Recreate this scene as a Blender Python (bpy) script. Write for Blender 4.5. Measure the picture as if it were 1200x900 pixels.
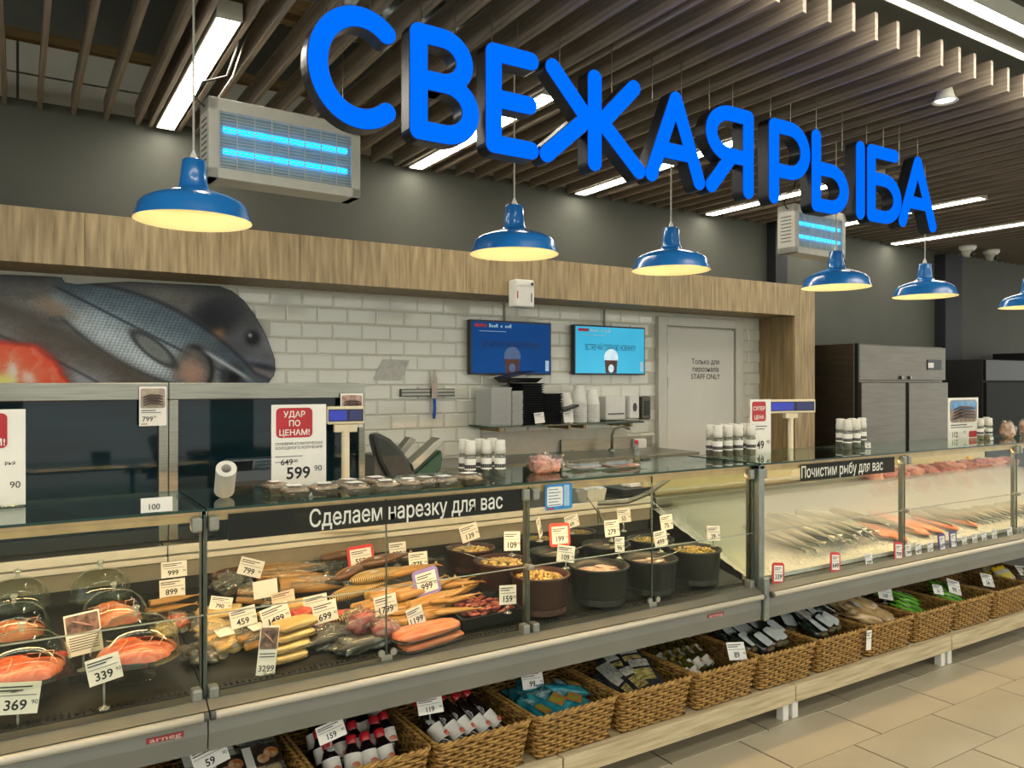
import bpy, bmesh, math, random
from mathutils import Matrix, Vector, noise
import numpy as np
for o in list(bpy.data.objects): bpy.data.objects.remove(o)
S = bpy.context.scene; COL = S.collection; R = math.radians; PI = math.pi
rnd = random.Random(7)
# ------------------------------------------------------------------ camera
F = 920.0; CY = 448.0; YAW = R(32.2); H = 1.6
cam = bpy.data.cameras.new('camera'); cam.sensor_width = 36; cam.lens = F/1200*36; cam.shift_y = (CY-450)/1200; cam.clip_start = .02
co = bpy.data.objects.new('camera', cam); COL.objects.link(co); co.location = (0, 0, H); co.rotation_euler = (R(90), 0, -YAW)
S.camera = co
# ------------------------------------------------------------------ world and exposure
w = bpy.data.worlds.new('world'); S.world = w; w.use_nodes = True
w.node_tree.nodes['Background'].inputs[0].default_value = (.92, .93, .86, 1)
w.node_tree.nodes['Background'].inputs[1].default_value = .7
vs = S.view_settings; vs.view_transform = 'Standard'; vs.look = 'None'; vs.gamma = 1; vs.exposure = 1.15; vs.use_curve_mapping = False
cy = S.cycles; cy.max_bounces = 7; cy.diffuse_bounces = 3; cy.glossy_bounces = 4; cy.transmission_bounces = 4
cy.transparent_max_bounces = 28; cy.volume_bounces = 1; cy.use_denoising = True; cy.caustics_reflective = False; cy.caustics_refractive = False
cy.sample_clamp_indirect = 4
# ------------------------------------------------------------------ pixel -> place
SA, CA = math.sin(YAW), math.cos(YAW)
def comp(x): u = x-600; return SA*F+CA*u, CA*F-SA*u          # (X, Y) per forward unit
def px(x, y, Y):
    a, b = comp(x); return Vector((a/b*Y, Y, H-(y-CY)/b*Y))
def mpp(x, Y): return Y/comp(x)[1]                            # metres per pixel, seen face on
def pz(x, y, z):
    a, b = comp(x); Y = (H-z)*b/(y-CY); return Vector((a/b*Y, Y, z))
DK0, DKS, DKY = .66, .222, 2.55
def deck_z(Y): return DK0+DKS*(Y-DKY)
def deck(x, y, h=0.):
    a, b = comp(x); Y = (H-DK0+DKS*DKY-h)/((y-CY)/b+DKS); return Vector((a/b*Y, Y, deck_z(Y)+h))
# ------------------------------------------------------------------ colour and material
def lin(h):
    if not isinstance(h, str): return tuple(h)
    h = h.lstrip('#'); v = [int(h[i:i+2], 16)/255 for i in (0, 2, 4)]
    return tuple(c/12.92 if c <= .04045 else ((c+.055)/1.055)**2.4 for c in v)
MATS = {}
def mat(name, col, rough=.5, metal=0., var=.1, scale=18., bump=0., coat=0., stretch=(1, 1, 1), col2=None, spec=.5, detail=3., emit=0., bscale=None, lo=.35, hi=.65, emit_only=False):
    if name in MATS: return MATS[name]
    m = bpy.data.materials.new(name); m.use_nodes = True; nt = m.node_tree; N = nt.nodes; L = nt.links
    p = N['Principled BSDF']; c = lin(col)
    tc = N.new('ShaderNodeTexCoord'); mp = N.new('ShaderNodeMapping'); mp.inputs['Scale'].default_value = stretch
    L.new(tc.outputs['Object'], mp.inputs[0])
    nz = N.new('ShaderNodeTexNoise'); nz.inputs['Scale'].default_value = scale; nz.inputs['Detail'].default_value = detail
    L.new(mp.outputs[0], nz.inputs['Vector'])
    rp = N.new('ShaderNodeValToRGB'); e = rp.color_ramp.elements; e[0].position = lo; e[1].position = hi
    a = [max(0, k*(1-var)) for k in c]; b = [min(1, k*(1+var)) for k in c]
    if col2 is not None: a = c; b = lin(col2)
    e[0].color = (*a, 1); e[1].color = (*b, 1)
    L.new(nz.outputs['Fac'], rp.inputs[0]); L.new(rp.outputs[0], p.inputs['Base Color'])
    p.inputs['Roughness'].default_value = rough; p.inputs['Metallic'].default_value = metal
    p.inputs['Coat Weight'].default_value = coat; p.inputs['Coat Roughness'].default_value = .08
    p.inputs['Specular IOR Level'].default_value = spec
    if bump:
        bn = N.new('ShaderNodeBump'); bn.inputs['Strength'].default_value = bump; bn.inputs['Distance'].default_value = .01
        n2 = nz
        if bscale:
            n2 = N.new('ShaderNodeTexNoise'); n2.inputs['Scale'].default_value = bscale; L.new(mp.outputs[0], n2.inputs['Vector'])
        L.new(n2.outputs['Fac'], bn.inputs['Height']); L.new(bn.outputs[0], p.inputs['Normal'])
        if coat: L.new(bn.outputs[0], p.inputs['Coat Normal'])
    if emit_only: L.remove(p.inputs['Base Color'].links[0]); p.inputs['Base Color'].default_value = (0, 0, 0, 1)
    if emit:
        L.new(rp.outputs[0], p.inputs['Emission Color']); p.inputs['Emission Strength'].default_value = emit
    MATS[name] = m; return m
def emi(name, col, s):
    if name in MATS: return MATS[name]
    m = bpy.data.materials.new(name); m.use_nodes = True; nt = m.node_tree; nt.nodes.clear()
    o = nt.nodes.new('ShaderNodeOutputMaterial'); e = nt.nodes.new('ShaderNodeEmission'); e.inputs[0].default_value = (*lin(col), 1); e.inputs[1].default_value = s
    nt.links.new(e.outputs[0], o.inputs[0]); MATS[name] = m; return m
def glass(name, tint='#f2f8f4', f0=.035, k=.8, rough=.02, body=0., bodycol='#c8d2cc'):
    if name in MATS: return MATS[name]
    m = bpy.data.materials.new(name); m.use_nodes = True; nt = m.node_tree; N = nt.nodes; L = nt.links; N.clear()
    o = N.new('ShaderNodeOutputMaterial'); t = N.new('ShaderNodeBsdfTransparent'); t.inputs[0].default_value = (*lin(tint), 1)
    g = N.new('ShaderNodeBsdfGlossy'); g.inputs['Roughness'].default_value = rough; g.inputs[0].default_value = (.95, 1, .97, 1)
    lw = N.new('ShaderNodeLayerWeight'); lw.inputs[0].default_value = .5
    pw = N.new('ShaderNodeMath'); pw.operation = 'POWER'; pw.inputs[1].default_value = 5.; L.new(lw.outputs['Facing'], pw.inputs[0])
    ma = N.new('ShaderNodeMath'); ma.operation = 'MULTIPLY_ADD'; ma.inputs[1].default_value = k; ma.inputs[2].default_value = f0; L.new(pw.outputs[0], ma.inputs[0])
    src = t
    if body:
        d = N.new('ShaderNodeBsdfDiffuse'); d.inputs[0].default_value = (*lin(bodycol), 1); mx = N.new('ShaderNodeMixShader'); mx.inputs[0].default_value = body
        L.new(t.outputs[0], mx.inputs[1]); L.new(d.outputs[0], mx.inputs[2]); src = mx
    x = N.new('ShaderNodeMixShader'); L.new(ma.outputs[0], x.inputs[0]); L.new(src.outputs[0], x.inputs[1]); L.new(g.outputs[0], x.inputs[2]); L.new(x.outputs[0], o.inputs[0])
    MATS[name] = m; return m
# ------------------------------------------------------------------ mesh builder
class MB:
    def __init__(s): s.v = []; s.f = []; s.mi = []; s.M = Matrix(); s.cm = 0
    def add(s, vs, fs, mi=None):
        b = len(s.v); s.v += [tuple(s.M @ Vector(p)) for p in vs]; s.f += [tuple(b+i for i in f) for f in fs]; s.mi += [s.cm if mi is None else mi]*len(fs); return s
    def at(s, M): s.M = M; return s
    def box(s, x0, x1, y0, y1, z0, z1, side=None):
        vs = [(x, y, z) for z in (z0, z1) for y in (y0, y1) for x in (x0, x1)]
        fs = [(0, 2, 3, 1), (4, 5, 7, 6), (0, 1, 5, 4), (2, 6, 7, 3), (0, 4, 6, 2), (1, 3, 7, 5)]
        if side is None: return s.add(vs, fs)
        d = [z1-z0, z1-z0, y1-y0, y1-y0, x1-x0, x1-x0]; mn = min(d); b = len(s.v)
        for i, f in enumerate(fs): s.add(vs, [f], 0 if d[i] == mn else side)
        return s
    def cbox(s, c, d): return s.box(c[0]-d[0]/2, c[0]+d[0]/2, c[1]-d[1]/2, c[1]+d[1]/2, c[2]-d[2]/2, c[2]+d[2]/2)
    def lathe(s, prof, n=24, c=(0, 0, 0), cap0=False, cap1=False):
        vs = []; fs = []
        for r, z in prof:
            for i in range(n):
                a = 2*PI*i/n; vs.append((c[0]+r*math.cos(a), c[1]+r*math.sin(a), c[2]+z))
        for j in range(len(prof)-1):
            for i in range(n):
                k = (i+1) % n; fs.append((j*n+i, j*n+k, (j+1)*n+k, (j+1)*n+i))
        if cap0: fs.append(tuple(range(n))[::-1])
        if cap1: fs.append(tuple(range((len(prof)-1)*n, len(prof)*n)))
        return s.add(vs, fs)
    def tube(s, pts, r, n=8, closed=False, caps=True, flat=1.):
        pts = [Vector(p) for p in pts]; m = len(pts); vs = []; fs = []; rr = r if hasattr(r, '__len__') else [r]*m
        up = Vector((0, 0, 1)); pn = None
        for i, p in enumerate(pts):
            a = pts[(i-1) % m] if (closed or i > 0) else p; b = pts[(i+1) % m] if (closed or i < m-1) else p
            t = (b-a).normalized()
            nn = up.cross(t) if pn is None else pn-t*pn.dot(t)
            if nn.length < 1e-4: nn = Vector((1, 0, 0)).cross(t)
            nn.normalize(); pn = nn; bn = t.cross(nn)
            for k in range(n):
                g = 2*PI*k/n; vs.append(p+nn*math.cos(g)*rr[i]+bn*math.sin(g)*rr[i]*flat)
        for j in range(m if closed else m-1):
            q = (j+1) % m
            for k in range(n):
                l = (k+1) % n; fs.append((j*n+k, q*n+k, q*n+l, j*n+l))
        if caps and not closed: fs.append(tuple(range(n))); fs.append(tuple(range((m-1)*n, m*n))[::-1])
        return s.add(vs, fs)
    def prism(s, poly, y0, y1, side=None):      # polygon in (x, z), between y0 (front) and y1
        n = len(poly); ar = sum(poly[i][0]*poly[(i+1) % n][1]-poly[(i+1) % n][0]*poly[i][1] for i in range(n))
        if ar < 0: poly = poly[::-1]
        vs = [(x, y0, z) for x, z in poly]+[(x, y1, z) for x, z in poly]
        s.add(vs, [tuple(range(n)), tuple(range(n, 2*n))[::-1]])
        b = len(s.v)-2*n; k = s.cm if side is None else side
        for i in range(n):
            s.f.append((b+i, b+n+i, b+n+(i+1) % n, b+(i+1) % n)); s.mi.append(k)
        return s
    def xprism(s, poly, x0, x1):                # polygon in (y, z), swept along x
        n = len(poly); vs = [(x0, y, z) for y, z in poly]+[(x1, y, z) for y, z in poly]
        fs = [tuple(range(n)), tuple(range(n, 2*n))[::-1]]+[(i, n+i, n+(i+1) % n, (i+1) % n) for i in range(n)]
        return s.add(vs, fs)
    def ball(s, c, r, n=10, m=7, jit=0.):
        if not hasattr(r, '__len__'): r = (r, r, r)
        vs = [(c[0], c[1], c[2]-r[2])]; fs = []
        for j in range(1, m):
            a = -PI/2+PI*j/m
            for i in range(n):
                b = 2*PI*i/n; q = 1+jit*(rnd.random()-.5)
                vs.append((c[0]+r[0]*q*math.cos(a)*math.cos(b), c[1]+r[1]*q*math.cos(a)*math.sin(b), c[2]+r[2]*q*math.sin(a)))
        vs.append((c[0], c[1], c[2]+r[2])); T = len(vs)-1
        for i in range(n):
            k = (i+1) % n; fs.append((0, 1+k, 1+i)); fs.append((T, 1+(m-2)*n+i, 1+(m-2)*n+k))
        for j in range(m-2):
            for i in range(n):
                k = (i+1) % n; fs.append((1+j*n+i, 1+j*n+k, 1+(j+1)*n+k, 1+(j+1)*n+i))
        return s.add(vs, fs)
    def grid(s, fn, nu, nv, wrap=False):
        vs = [fn(i/nu, j/nv) for j in range(nv+1) for i in range(nu+1)]
        return s.add(vs, [(j*(nu+1)+i, j*(nu+1)+i+1, (j+1)*(nu+1)+i+1, (j+1)*(nu+1)+i) for j in range(nv) for i in range(nu)])
    def mesh(s, name, mats, smooth=False):
        me = bpy.data.meshes.new(name); me.from_pydata([tuple(p) for p in s.v], [], s.f)
        for m in (mats if isinstance(mats, (list, tuple)) else [mats]): me.materials.append(m)
        if any(s.mi): me.polygons.foreach_set('material_index', s.mi)
        if smooth: me.polygons.foreach_set('use_smooth', [True]*len(me.polygons))
        bm = bmesh.new(); bm.from_mesh(me); bmesh.ops.recalc_face_normals(bm, faces=bm.faces); bm.to_mesh(me); bm.free()
        me.update(); return me
    def build(s, name, mats, parent=None, smooth=False, bevel=0, sub=0, angle=None):
        return put(name, s.mesh(name, mats, smooth), parent, bevel, sub, angle)
def put(name, me, parent=None, bevel=0, sub=0, angle=None, loc=None, rot=None):
    o = bpy.data.objects.new(name, me); COL.objects.link(o); o.parent = parent
    if loc is not None: o.location = loc
    if rot is not None: o.rotation_euler = rot
    if bevel:
        b = o.modifiers.new('bevel', 'BEVEL'); b.width = bevel; b.segments = 2; b.limit_method = 'ANGLE'; b.angle_limit = R(40)
    if sub: q = o.modifiers.new('subdivision', 'SUBSURF'); q.levels = sub; q.render_levels = sub
    return o
def tag(o, label, cat, group=None, kind=None):
    if label: o['label'] = label
    if cat: o['category'] = cat
    if group: o['group'] = group
    if kind: o['kind'] = kind
    return o
def thing(name, label, cat, loc=(0, 0, 0), rotz=0, group=None, rot=None):
    o = bpy.data.objects.new(name, None); COL.objects.link(o); o.location = loc; o.rotation_euler = rot if rot else (0, 0, rotz); o.empty_display_size = .05
    return tag(o, label, cat, group)
def struct(o): o['kind'] = 'structure'; return o
def dup(root, loc, rotz=None, label=None, group=None, rot=None, scale=None):
    def rec(o, p):
        c = o.copy(); COL.objects.link(c)
        if p: c.parent = p
        for ch in [q for q in o.children]: rec(ch, c)
        return c
    r = rec(root, None); r.location = loc
    if rotz is not None: r.rotation_euler = (0, 0, rotz)
    if rot is not None: r.rotation_euler = rot
    if scale is not None: r.scale = scale if hasattr(scale, '__len__') else (scale,)*3
    if label: r['label'] = label
    if group: r['group'] = group
    return r
# ------------------------------------------------------------------ flat lettering
TX = {}
def text_pts(body, size=1., align='CENTER', bold=0., ext=0.):
    key = (body, align, bold, ext)
    if key not in TX:
        c = bpy.data.curves.new('lettering', 'FONT'); c.body = body; c.size = 1; c.align_x = align; c.align_y = 'BOTTOM_BASELINE'; c.offset = bold; c.extrude = ext; c.resolution_u = 3; c.fill_mode = 'FRONT' if not ext else 'BOTH'
        o = bpy.data.objects.new('lettering', c); COL.objects.link(o); bpy.context.view_layer.update()
        me = o.to_mesh(); TX[key] = ([tuple(v.co) for v in me.vertices], [tuple(p.vertices) for p in me.polygons]); o.to_mesh_clear()
        bpy.data.objects.remove(o); bpy.data.curves.remove(c)
    v, f = TX[key]; return [(a*size, b*size) for a, b, _ in v], f
def letter(mb, body, x, z, size, y=0., align='CENTER', bold=0., width=None):
    v, f = text_pts(body, size, align, bold)
    if not v: return mb
    sx = 1.
    if width: sx = width/(max(a for a, _ in v)-min(a for a, _ in v)+1e-6)
    return mb.add([(x+a*sx, y, z+b) for a, b in v], f)
def smoothpoly(pts, n=5):
    out = []; m = len(pts)
    for i in range(m):
        p0, p1, p2, p3 = [Vector(pts[(i+k-1) % m]) for k in range(4)]
        for j in range(n):
            t = j/n; out.append(tuple(.5*((2*p1)+(p2-p0)*t+(2*p0-5*p1+4*p2-p3)*t*t+(3*p1-p0-3*p2+p3)*t*t*t)))
    return out
def rrect(x0, x1, z0, z1, r, n=5):
    out = []
    for cx, cz, a in ((x1-r, z1-r, 0), (x0+r, z1-r, 90), (x0+r, z0+r, 180), (x1-r, z0+r, 270)):
        out += [(cx+r*math.cos(R(a+90*i/n)), cz+r*math.sin(R(a+90*i/n))) for i in range(n+1)]
    return out
def Mx(loc, rz=0, rx=0, ry=0, s=1): return Matrix.Translation(loc) @ Matrix.Rotation(rz, 4, 'Z') @ Matrix.Rotation(rx, 4, 'X') @ Matrix.Rotation(ry, 4, 'Y') @ Matrix.Scale(s, 4)
# ------------------------------------------------------------------ palette
steel = mat('brushed_steel', '#8b8b80', .32, 1., .12, 6, stretch=(1, 1, 30))
alu = mat('aluminium', '#a9a99c', .35, .9, .05, 8, stretch=(1, 20, 20))
darksteel = mat('dark_steel', '#5d5a52', .38, .9, .1, 5, stretch=(1, 1, 25))
greyp = mat('grey_panel', '#7f8078', .4, .25, .04, 4)
white = mat('white_plastic', '#e4e2da', .4, 0, .03)
card = mat('card_white', '#e9e7df', .55, 0, .02)
ink = mat('ink_black', '#15151a', .6, 0, .05)
inkg = mat('ink_grey', '#4a4a4c', .6, 0, .05)
red = mat('signal_red', '#b3222a', .5, 0, .08)
black = mat('black_plastic', '#141414', .35, 0, .1)
charcoal = mat('charcoal_deck', '#23241f', .45, 0, .2, 30, bump=.05)
pane = glass('clear_glass', '#f9fbf7', .012, .5); topg = glass('top_glass', '#e8f1ea', .05, .85); gedge = mat('glass_edge_green', '#12382c', .15, 0, .1)
acry = glass('clear_acrylic', '#f4f6f2', .05, .7, .03, body=.06)
film = glass('cling_film', '#f6f6f2', .10, .7, .12, body=.07, bodycol='#e8e8e0')
cream = mat('cream_metal', '#ddd2b4', .45, 0, .03)
# ================================================================== THE SETTING
YB, YH = 4.9, 4.5                                            # tiled wall plane, front of the wood portal
tilem = mat('floor_tile', '#b3aa92', .3, 0, .07, 2.5, bump=.01)
grout = mat('floor_grout', '#3a362e', .8, 0, .15, 20)
fl = struct(MB().box(-6, 16, -7, YB, -.1, -.004).build('floor', mat('floor_far', '#a8a393', .35, 0, .06, 3)))
MB().box(.2, 10.2, .55, 3.05, -.0045, -.0035).build('grout_bed', grout, fl)
tme = MB().box(-.2975, .2975, -.1475, .1475, -.006, 0).mesh('floor_tile', tilem)
YR = [2.427-.299*k for k in range(-1, 6)]
for k, yr in enumerate(YR):                                  # rows, the joint at yr is a row's far edge
    off = 3.33-.203*(k-1)
    for i in range(-5, 11):
        x = off+.605*i+.3025
        if .5 < x < 9.9: put('floor_tile', tme, fl, bevel=.0015, loc=(x, yr-.1495, 0))
# back wall
wallw = mat('wall_mortar', '#c6c4b6', .8, 0, .05)
darkw = mat('dark_grey_paint', '#50524a', .75, 0, .05, 3)
wb = struct(MB().box(-3, 6.1, YB, YB+.15, 0, 2.5).build('wall_back', wallw))
wu = struct(MB().box(-6, 16, YB+.002, YB+.16, 2.45, 3.1).box(6.0, 16, YB, YB+.14, 0, 2.5).build('wall_upper', darkw))
wt = struct(MB().box(-6, 16, YB+.05, YB+.2, 3.1, 4.3).build('wall_top', mat('raw_wall', '#6b6c64', .9, 0, .1, 4)))
pm_ = mat('pale_wall_panel', '#d0cec0', .85, 0, .08, 3)
for j in range(2):
    for i in range(-3, 14):
        MB().box(i*1.2+.006, i*1.2+1.194, YB+.02, YB+.06, 3.06+j*.19, 3.06+j*.19+.18).build('panel', pm_, wt)
# white bevelled wall tiles, one by one
def tile_mesh(w_, h_):
    b = .009; m = MB(); m.add([(-w_/2, 0, -h_/2), (w_/2, 0, -h_/2), (w_/2, 0, h_/2), (-w_/2, 0, h_/2), (-w_/2+b, -.006, -h_/2+b), (w_/2-b, -.006, -h_/2+b), (w_/2-b, -.006, h_/2-b), (-w_/2+b, -.006, h_/2-b)],
        [(4, 5, 6, 7), (0, 1, 5, 4), (1, 2, 6, 5), (2, 3, 7, 6), (3, 0, 4, 7)]); return m.mesh('tile', MATS['wall_tile'])
mat('wall_tile', '#d6d5c6', .08, 0, .03, 2, coat=.5)
tf, th = tile_mesh(.196, .097), tile_mesh(.096, .097)
for j in range(11):
    z = 1.13+.1*j
    for i in range(26):
        x = 1.02+.2*i+(.1 if j % 2 else 0)
        if x > 5.75 or (4.42 < x < 5.52 and z < 2.12) or z > 2.2: continue
        if x < 1.25 and z < 2.0: continue
        put('tile', tf, wb, loc=(x, YB-.0005, z))
# service door with its frame
doorm = mat('door_white', '#cfcdc2', .5, 0, .02, 4)
dr = struct(MB().box(4.6, 5.40, YB-.035, YB, .02, 2.06).build('door_1', doorm, bevel=.003))
fr = MB()
for a in ((4.49, 4.585, 0, 2.15), (5.415, 5.51, 0, 2.15), (4.585, 5.415, 2.075, 2.15)): fr.box(a[0], a[1], YB-.05, YB, a[2], a[3])
fr.build('door_frame', mat('door_frame_white', '#c6c4b8', .5, 0, .03), dr, bevel=.004)
for z in (.5, 1.55, 1.75): MB().box(4.583, 4.60, YB-.045, YB-.03, z, z+.09).build('hinge', steel, dr)
t = MB(); c = px(827, 423, YB-.037)
for i, s_ in enumerate(('Только для', 'персонала', 'STAFF ONLY')): letter(t, s_, c.x, px(827, 427+8.6*i, YB).z, .062, YB-.0365, bold=.006)
t.build('lettering', ink, dr)
# wooden portal: header band and right-hand column, made of upright boards
oak = mat('oak_laminate', '#83704f', .5, 0, .1, 7, stretch=(6, 6, .5), col2='#bda67e', bump=.03, detail=6, lo=.3, hi=.72)
oak2 = mat('oak_laminate_side', '#74613f', .5, 0, .1, 7, stretch=(6, 6, .35), col2='#a38b63', bump=.03, detail=6, lo=.3, hi=.72)
zt, zb = 2.455, 2.185
hd = struct(MB().box(-3, 5.768, YH+.02, YB, zb, zt).build('trim_1', oak2))
for i in range(8):
    x0 = -3+i*1.096
    MB().box(x0, x0+1.094, YH, YH+.02, zb, zt).build('board', oak, hd, bevel=.001)
cl = struct(MB().box(5.78, 6.03, YH+.02, YB, 0, zt).build('trim_2', oak2))
MB().box(5.768, 6.035, YH, YH+.02, 0, zt).build('board', oak, cl, bevel=.001)
MB().box(5.768, 5.78, YH+.02, YB, 0, zb).build('board', oak2, cl)
navy = mat('navy_column', '#12161d', .6, 0, .1)
struct(MB().box(5.88, 6.04, YB-.1, YB, zt, 3.1).build('trim_3', navy))
struct(MB().box(8.66, 9.0, YB-.12, YB, 0, 3.02).build('trim_4', navy))
# ceiling slab, wood slats with battens above
ce = struct(MB().box(-6, 16, -7, YB+.2, 4.3, 4.4).build('ceiling', mat('ceiling_dark', '#7b7c72', .9, 0, .1, 2)))
slatm = mat('slat_laminate', '#73685b', .5, 0, .1, 9, stretch=(8, .3, 8), col2='#978a7a', detail=5, bump=.02)
sme = MB().box(-.011, .011, 2.0, YB-.005, 3.055, 3.175).mesh('slat', slatm)
LX = [.715, 2.28, 3.67, 5.07, 6.43, 7.78]
k = 0; x = -1.16
while x < 12.5:
    if min(abs(x-l) for l in LX) > .11: put('slat', sme, ce, bevel=.001, loc=(x, 0, 0))
    x += .1575
for l in LX:
    for d in (-.075, .075): put('slat', sme, ce, bevel=.001, loc=(l+d, 0, 0))
bat = mat('batten_pine', '#7a6238', .7, 0, .15, 6, stretch=(.4, 8, 8))
for y in (4.25, 3.42, 3.30, 2.35): MB().box(-3, 13, y, y+.045, 3.18, 3.225).build('batten', bat, ce)
# galvanised ducts above the slats
galv = mat('galvanised', '#8f9490', .3, .9, .2, 9)
for n_, (y, z, r, x0, x1, lb) in enumerate(((4.05, 3.62, .16, .2, 2.3, 'galvanised spiral duct above the slats over the fish poster'), (3.35, 3.85, .2, -2, 4, 'thick galvanised duct crossing above the slats'))):
    pts = [(x0+(x1-x0)*i/120, y, z) for i in range(121)]
    tag(MB().tube(pts, [r*(1+.05*(i % 3 == 0)) for i in range(121)], 16).build('ventilation_duct', galv, smooth=True), lb, 'duct')
# ================================================================== LINEAR CEILING LAMPS
lampw = emi('lamp_diffuser', '#fff6e4', 13.5)
endc = mat('lamp_housing', '#b8b6aa', .5, 0, .03)
def ceiling_lamp(label, x0, x1, y0, y1, z, grp):
    r = thing('ceiling_lamp', label, 'ceiling lamp', ((x0+x1)/2, (y0+y1)/2, z), group=grp); w_, l_ = (x1-x0)/2, (y1-y0)/2
    MB().box(-w_, w_, -l_, l_, 0, .07).build('housing', endc, r, bevel=.003)
    MB().box(-w_+.008, w_-.008, -l_+.008, l_-.008, -.004, -.0005).build('diffuser', lampw, r)
    MB().box(-w_, w_, -l_-.006, -l_, -.006, .07).build('end_cap', endc, r); MB().box(-w_, w_, l_, l_+.006, -.006, .07).build('end_cap', endc, r)
    return r
nm = ['left, above the first pendant', 'behind the letter Е', 'ending behind the letter А of the first word', 'ending behind the hanging insect killer on the right', 'ending beside the last letter А', 'far right, above the two dome cameras']
for i, l in enumerate(LX): ceiling_lamp('long white strip lamp between slats, '+nm[i], l-.05, l+.05, 3.25, YB-.06, 3.05, 'strip lamps between the slats')
def track(label, y0, y1, z, x0=-5, x1=14): ceiling_lamp(label, x0, x1, y0, y1, z, 'long aisle strip lamps')
track('wide white aisle strip lamp in the top right corner', 1.75, 1.81, 3.2)
track('narrow white aisle strip lamp close to the slat ends', 1.90, 1.94, 3.2)
for n_, y in enumerate((-.6, -2.8, -5.)): track('unseen white strip lamp added for shop light, row %s behind the viewer' % ('nearest', 'middle', 'last')[n_], y, y+.1, 3.2)  # unseen rows, added to give general light from behind the viewer
# spotlight and dome cameras
p = Vector((4.0, 2.21, 3.05)); r = thing('spotlight', 'small white gimbal spotlight under the slats at upper right', 'spotlight', p)
MB().lathe([(.03, .06), (.045, .0), (.062, -.02), (.058, -.022), (.04, .0)], 20).build('reflector', white, r, smooth=True); MB().lathe([(.001, -.012), (.045, -.012)], 16).build('bulb', emi('spot_bulb', '#fffaf0', 4), r); MB().tube([(0, 0, .05), (0, 0, .3)], .008).build('stem', steel, r)
for n_, (x, y) in enumerate(((8.58, 4.5), (9.06, 4.5))):
    r = thing('dome_camera', ('left', 'right')[n_]+' of the two white dome cameras on the ceiling at far right', 'camera', (x, y, 3.055), group='dome cameras')
    MB().lathe([(.085, 0), (.085, -.03), (.06, -.05)], 20, cap0=True).build('mount', white, r, smooth=True); MB().ball((0, 0, -.06), .062, 16, 10).build('housing', mat('camera_grey', '#b5b3a8', .4), r, smooth=True); MB().ball((.0, -.045, -.085), .03, 12, 8).build('lens', black, r, smooth=True)
# ================================================================== PENDANT LAMPS
blue = mat('enamel_blue', '#1d6fb8', .22, 0, .04, 6, coat=.5)
inner = mat('shade_inside_cream', '#f4e6b8', .5, 0, .02)
LPX = [.1786, .634, .954, 1.409, 1.728, 2.197]; LY = 3.05
prof = [(.205, 0), (.203, .006), (.196, .02), (.188, .052), (.172, .07), (.14, .086), (.1, .1), (.07, .108), (.057, .114), (.053, .122), (.05, .128), (.046, .16), (.04, .218), (.036, .224), (.006, .226)]
pl = thing('pendant_lamp', '', 'pendant lamp', (0, 0, 0), group='blue pendant lamps over the counter')
MB().lathe(prof, 48).build('shade', blue, pl, smooth=True)
MB().lathe([(.204, -.001), (.192, .02), (.184, .05), (.168, .067), (.1, .095), (.0, .1)], 48).build('shade_lining', inner, pl, smooth=True)
MB().ball((0, 0, .082), (.03, .03, .03), 16, 10).build('bulb', emi('warm_bulb', '#ffe4b8', 27), pl, smooth=True)
MB().lathe([(.012, .224), (.012, .24), (.007, .25), (.004, .26)], 12).build('cord_grip', white, pl, smooth=True)
MB().tube([(0, 0, .25), (0, 0, .97)], .004, 8).build('cord', mat('cord_grey', '#b9b7ad', .5), pl)
pn = ['blue enamel pendant lamp nearest the camera, left of the insect killer', 'blue enamel pendant lamp below the letter Е', 'blue enamel pendant lamp below the first word\'s last letters А and Я', 'blue enamel pendant lamp below the right-hand insect killer', 'blue enamel pendant lamp below the last letter А', 'blue enamel pendant lamp cut off by the right picture edge']
for i, q in enumerate(LPX):
    loc = (q*LY, LY, H+.193*LY)
    if i == 0: pl.location = loc; pl['label'] = pn[0]
    else: dup(pl, loc, 0, pn[i])
# ================================================================== SIGN LETTERS
YS = 2.6; Z0, Z1 = 2.487, 2.91; SW = .034
sface = emi('sign_blue', '#0062f4', .62); sbody = mat('sign_side', '#33363a', .35, .6, .06, 5)
def arc(cx, cz, rx, rz, a0, a1, n=22): return [(cx+rx*math.cos(R(a0+(a1-a0)*i/n)), cz+rz*math.sin(R(a0+(a1-a0)*i/n))) for i in range(n+1)]
def ribbon(path, hw, n=10):
    P = [Vector(p) for p in path]; m = len(P); Lf, Rt = [], []
    for i, p in enumerate(P):
        if i in (0, m-1):
            tt = (P[1]-P[0] if i == 0 else P[-1]-P[-2]).normalized(); nn = Vector((-tt.y, tt.x)); k_ = 1.
        else:
            t1, t2 = (P[i]-P[i-1]).normalized(), (P[i+1]-P[i]).normalized(); n1, n2 = Vector((-t1.y, t1.x)), Vector((-t2.y, t2.x)); nn = (n1+n2).normalized(); k_ = 1/max(.5, nn.dot(n1))
        Lf.append(p+nn*hw*k_); Rt.append(p-nn*hw*k_)
    def cap(c, d):
        a = math.atan2(d.y, d.x); return [Vector((c.x+hw*math.cos(a+PI/2-PI*i/n), c.y+hw*math.sin(a+PI/2-PI*i/n))) for i in range(1, n)]
    e = cap(P[-1], P[-1]-P[-2]); s_ = cap(P[0], P[0]-P[1])
    return [tuple(v) for v in Lf+e+Rt[::-1]+s_]
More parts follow.
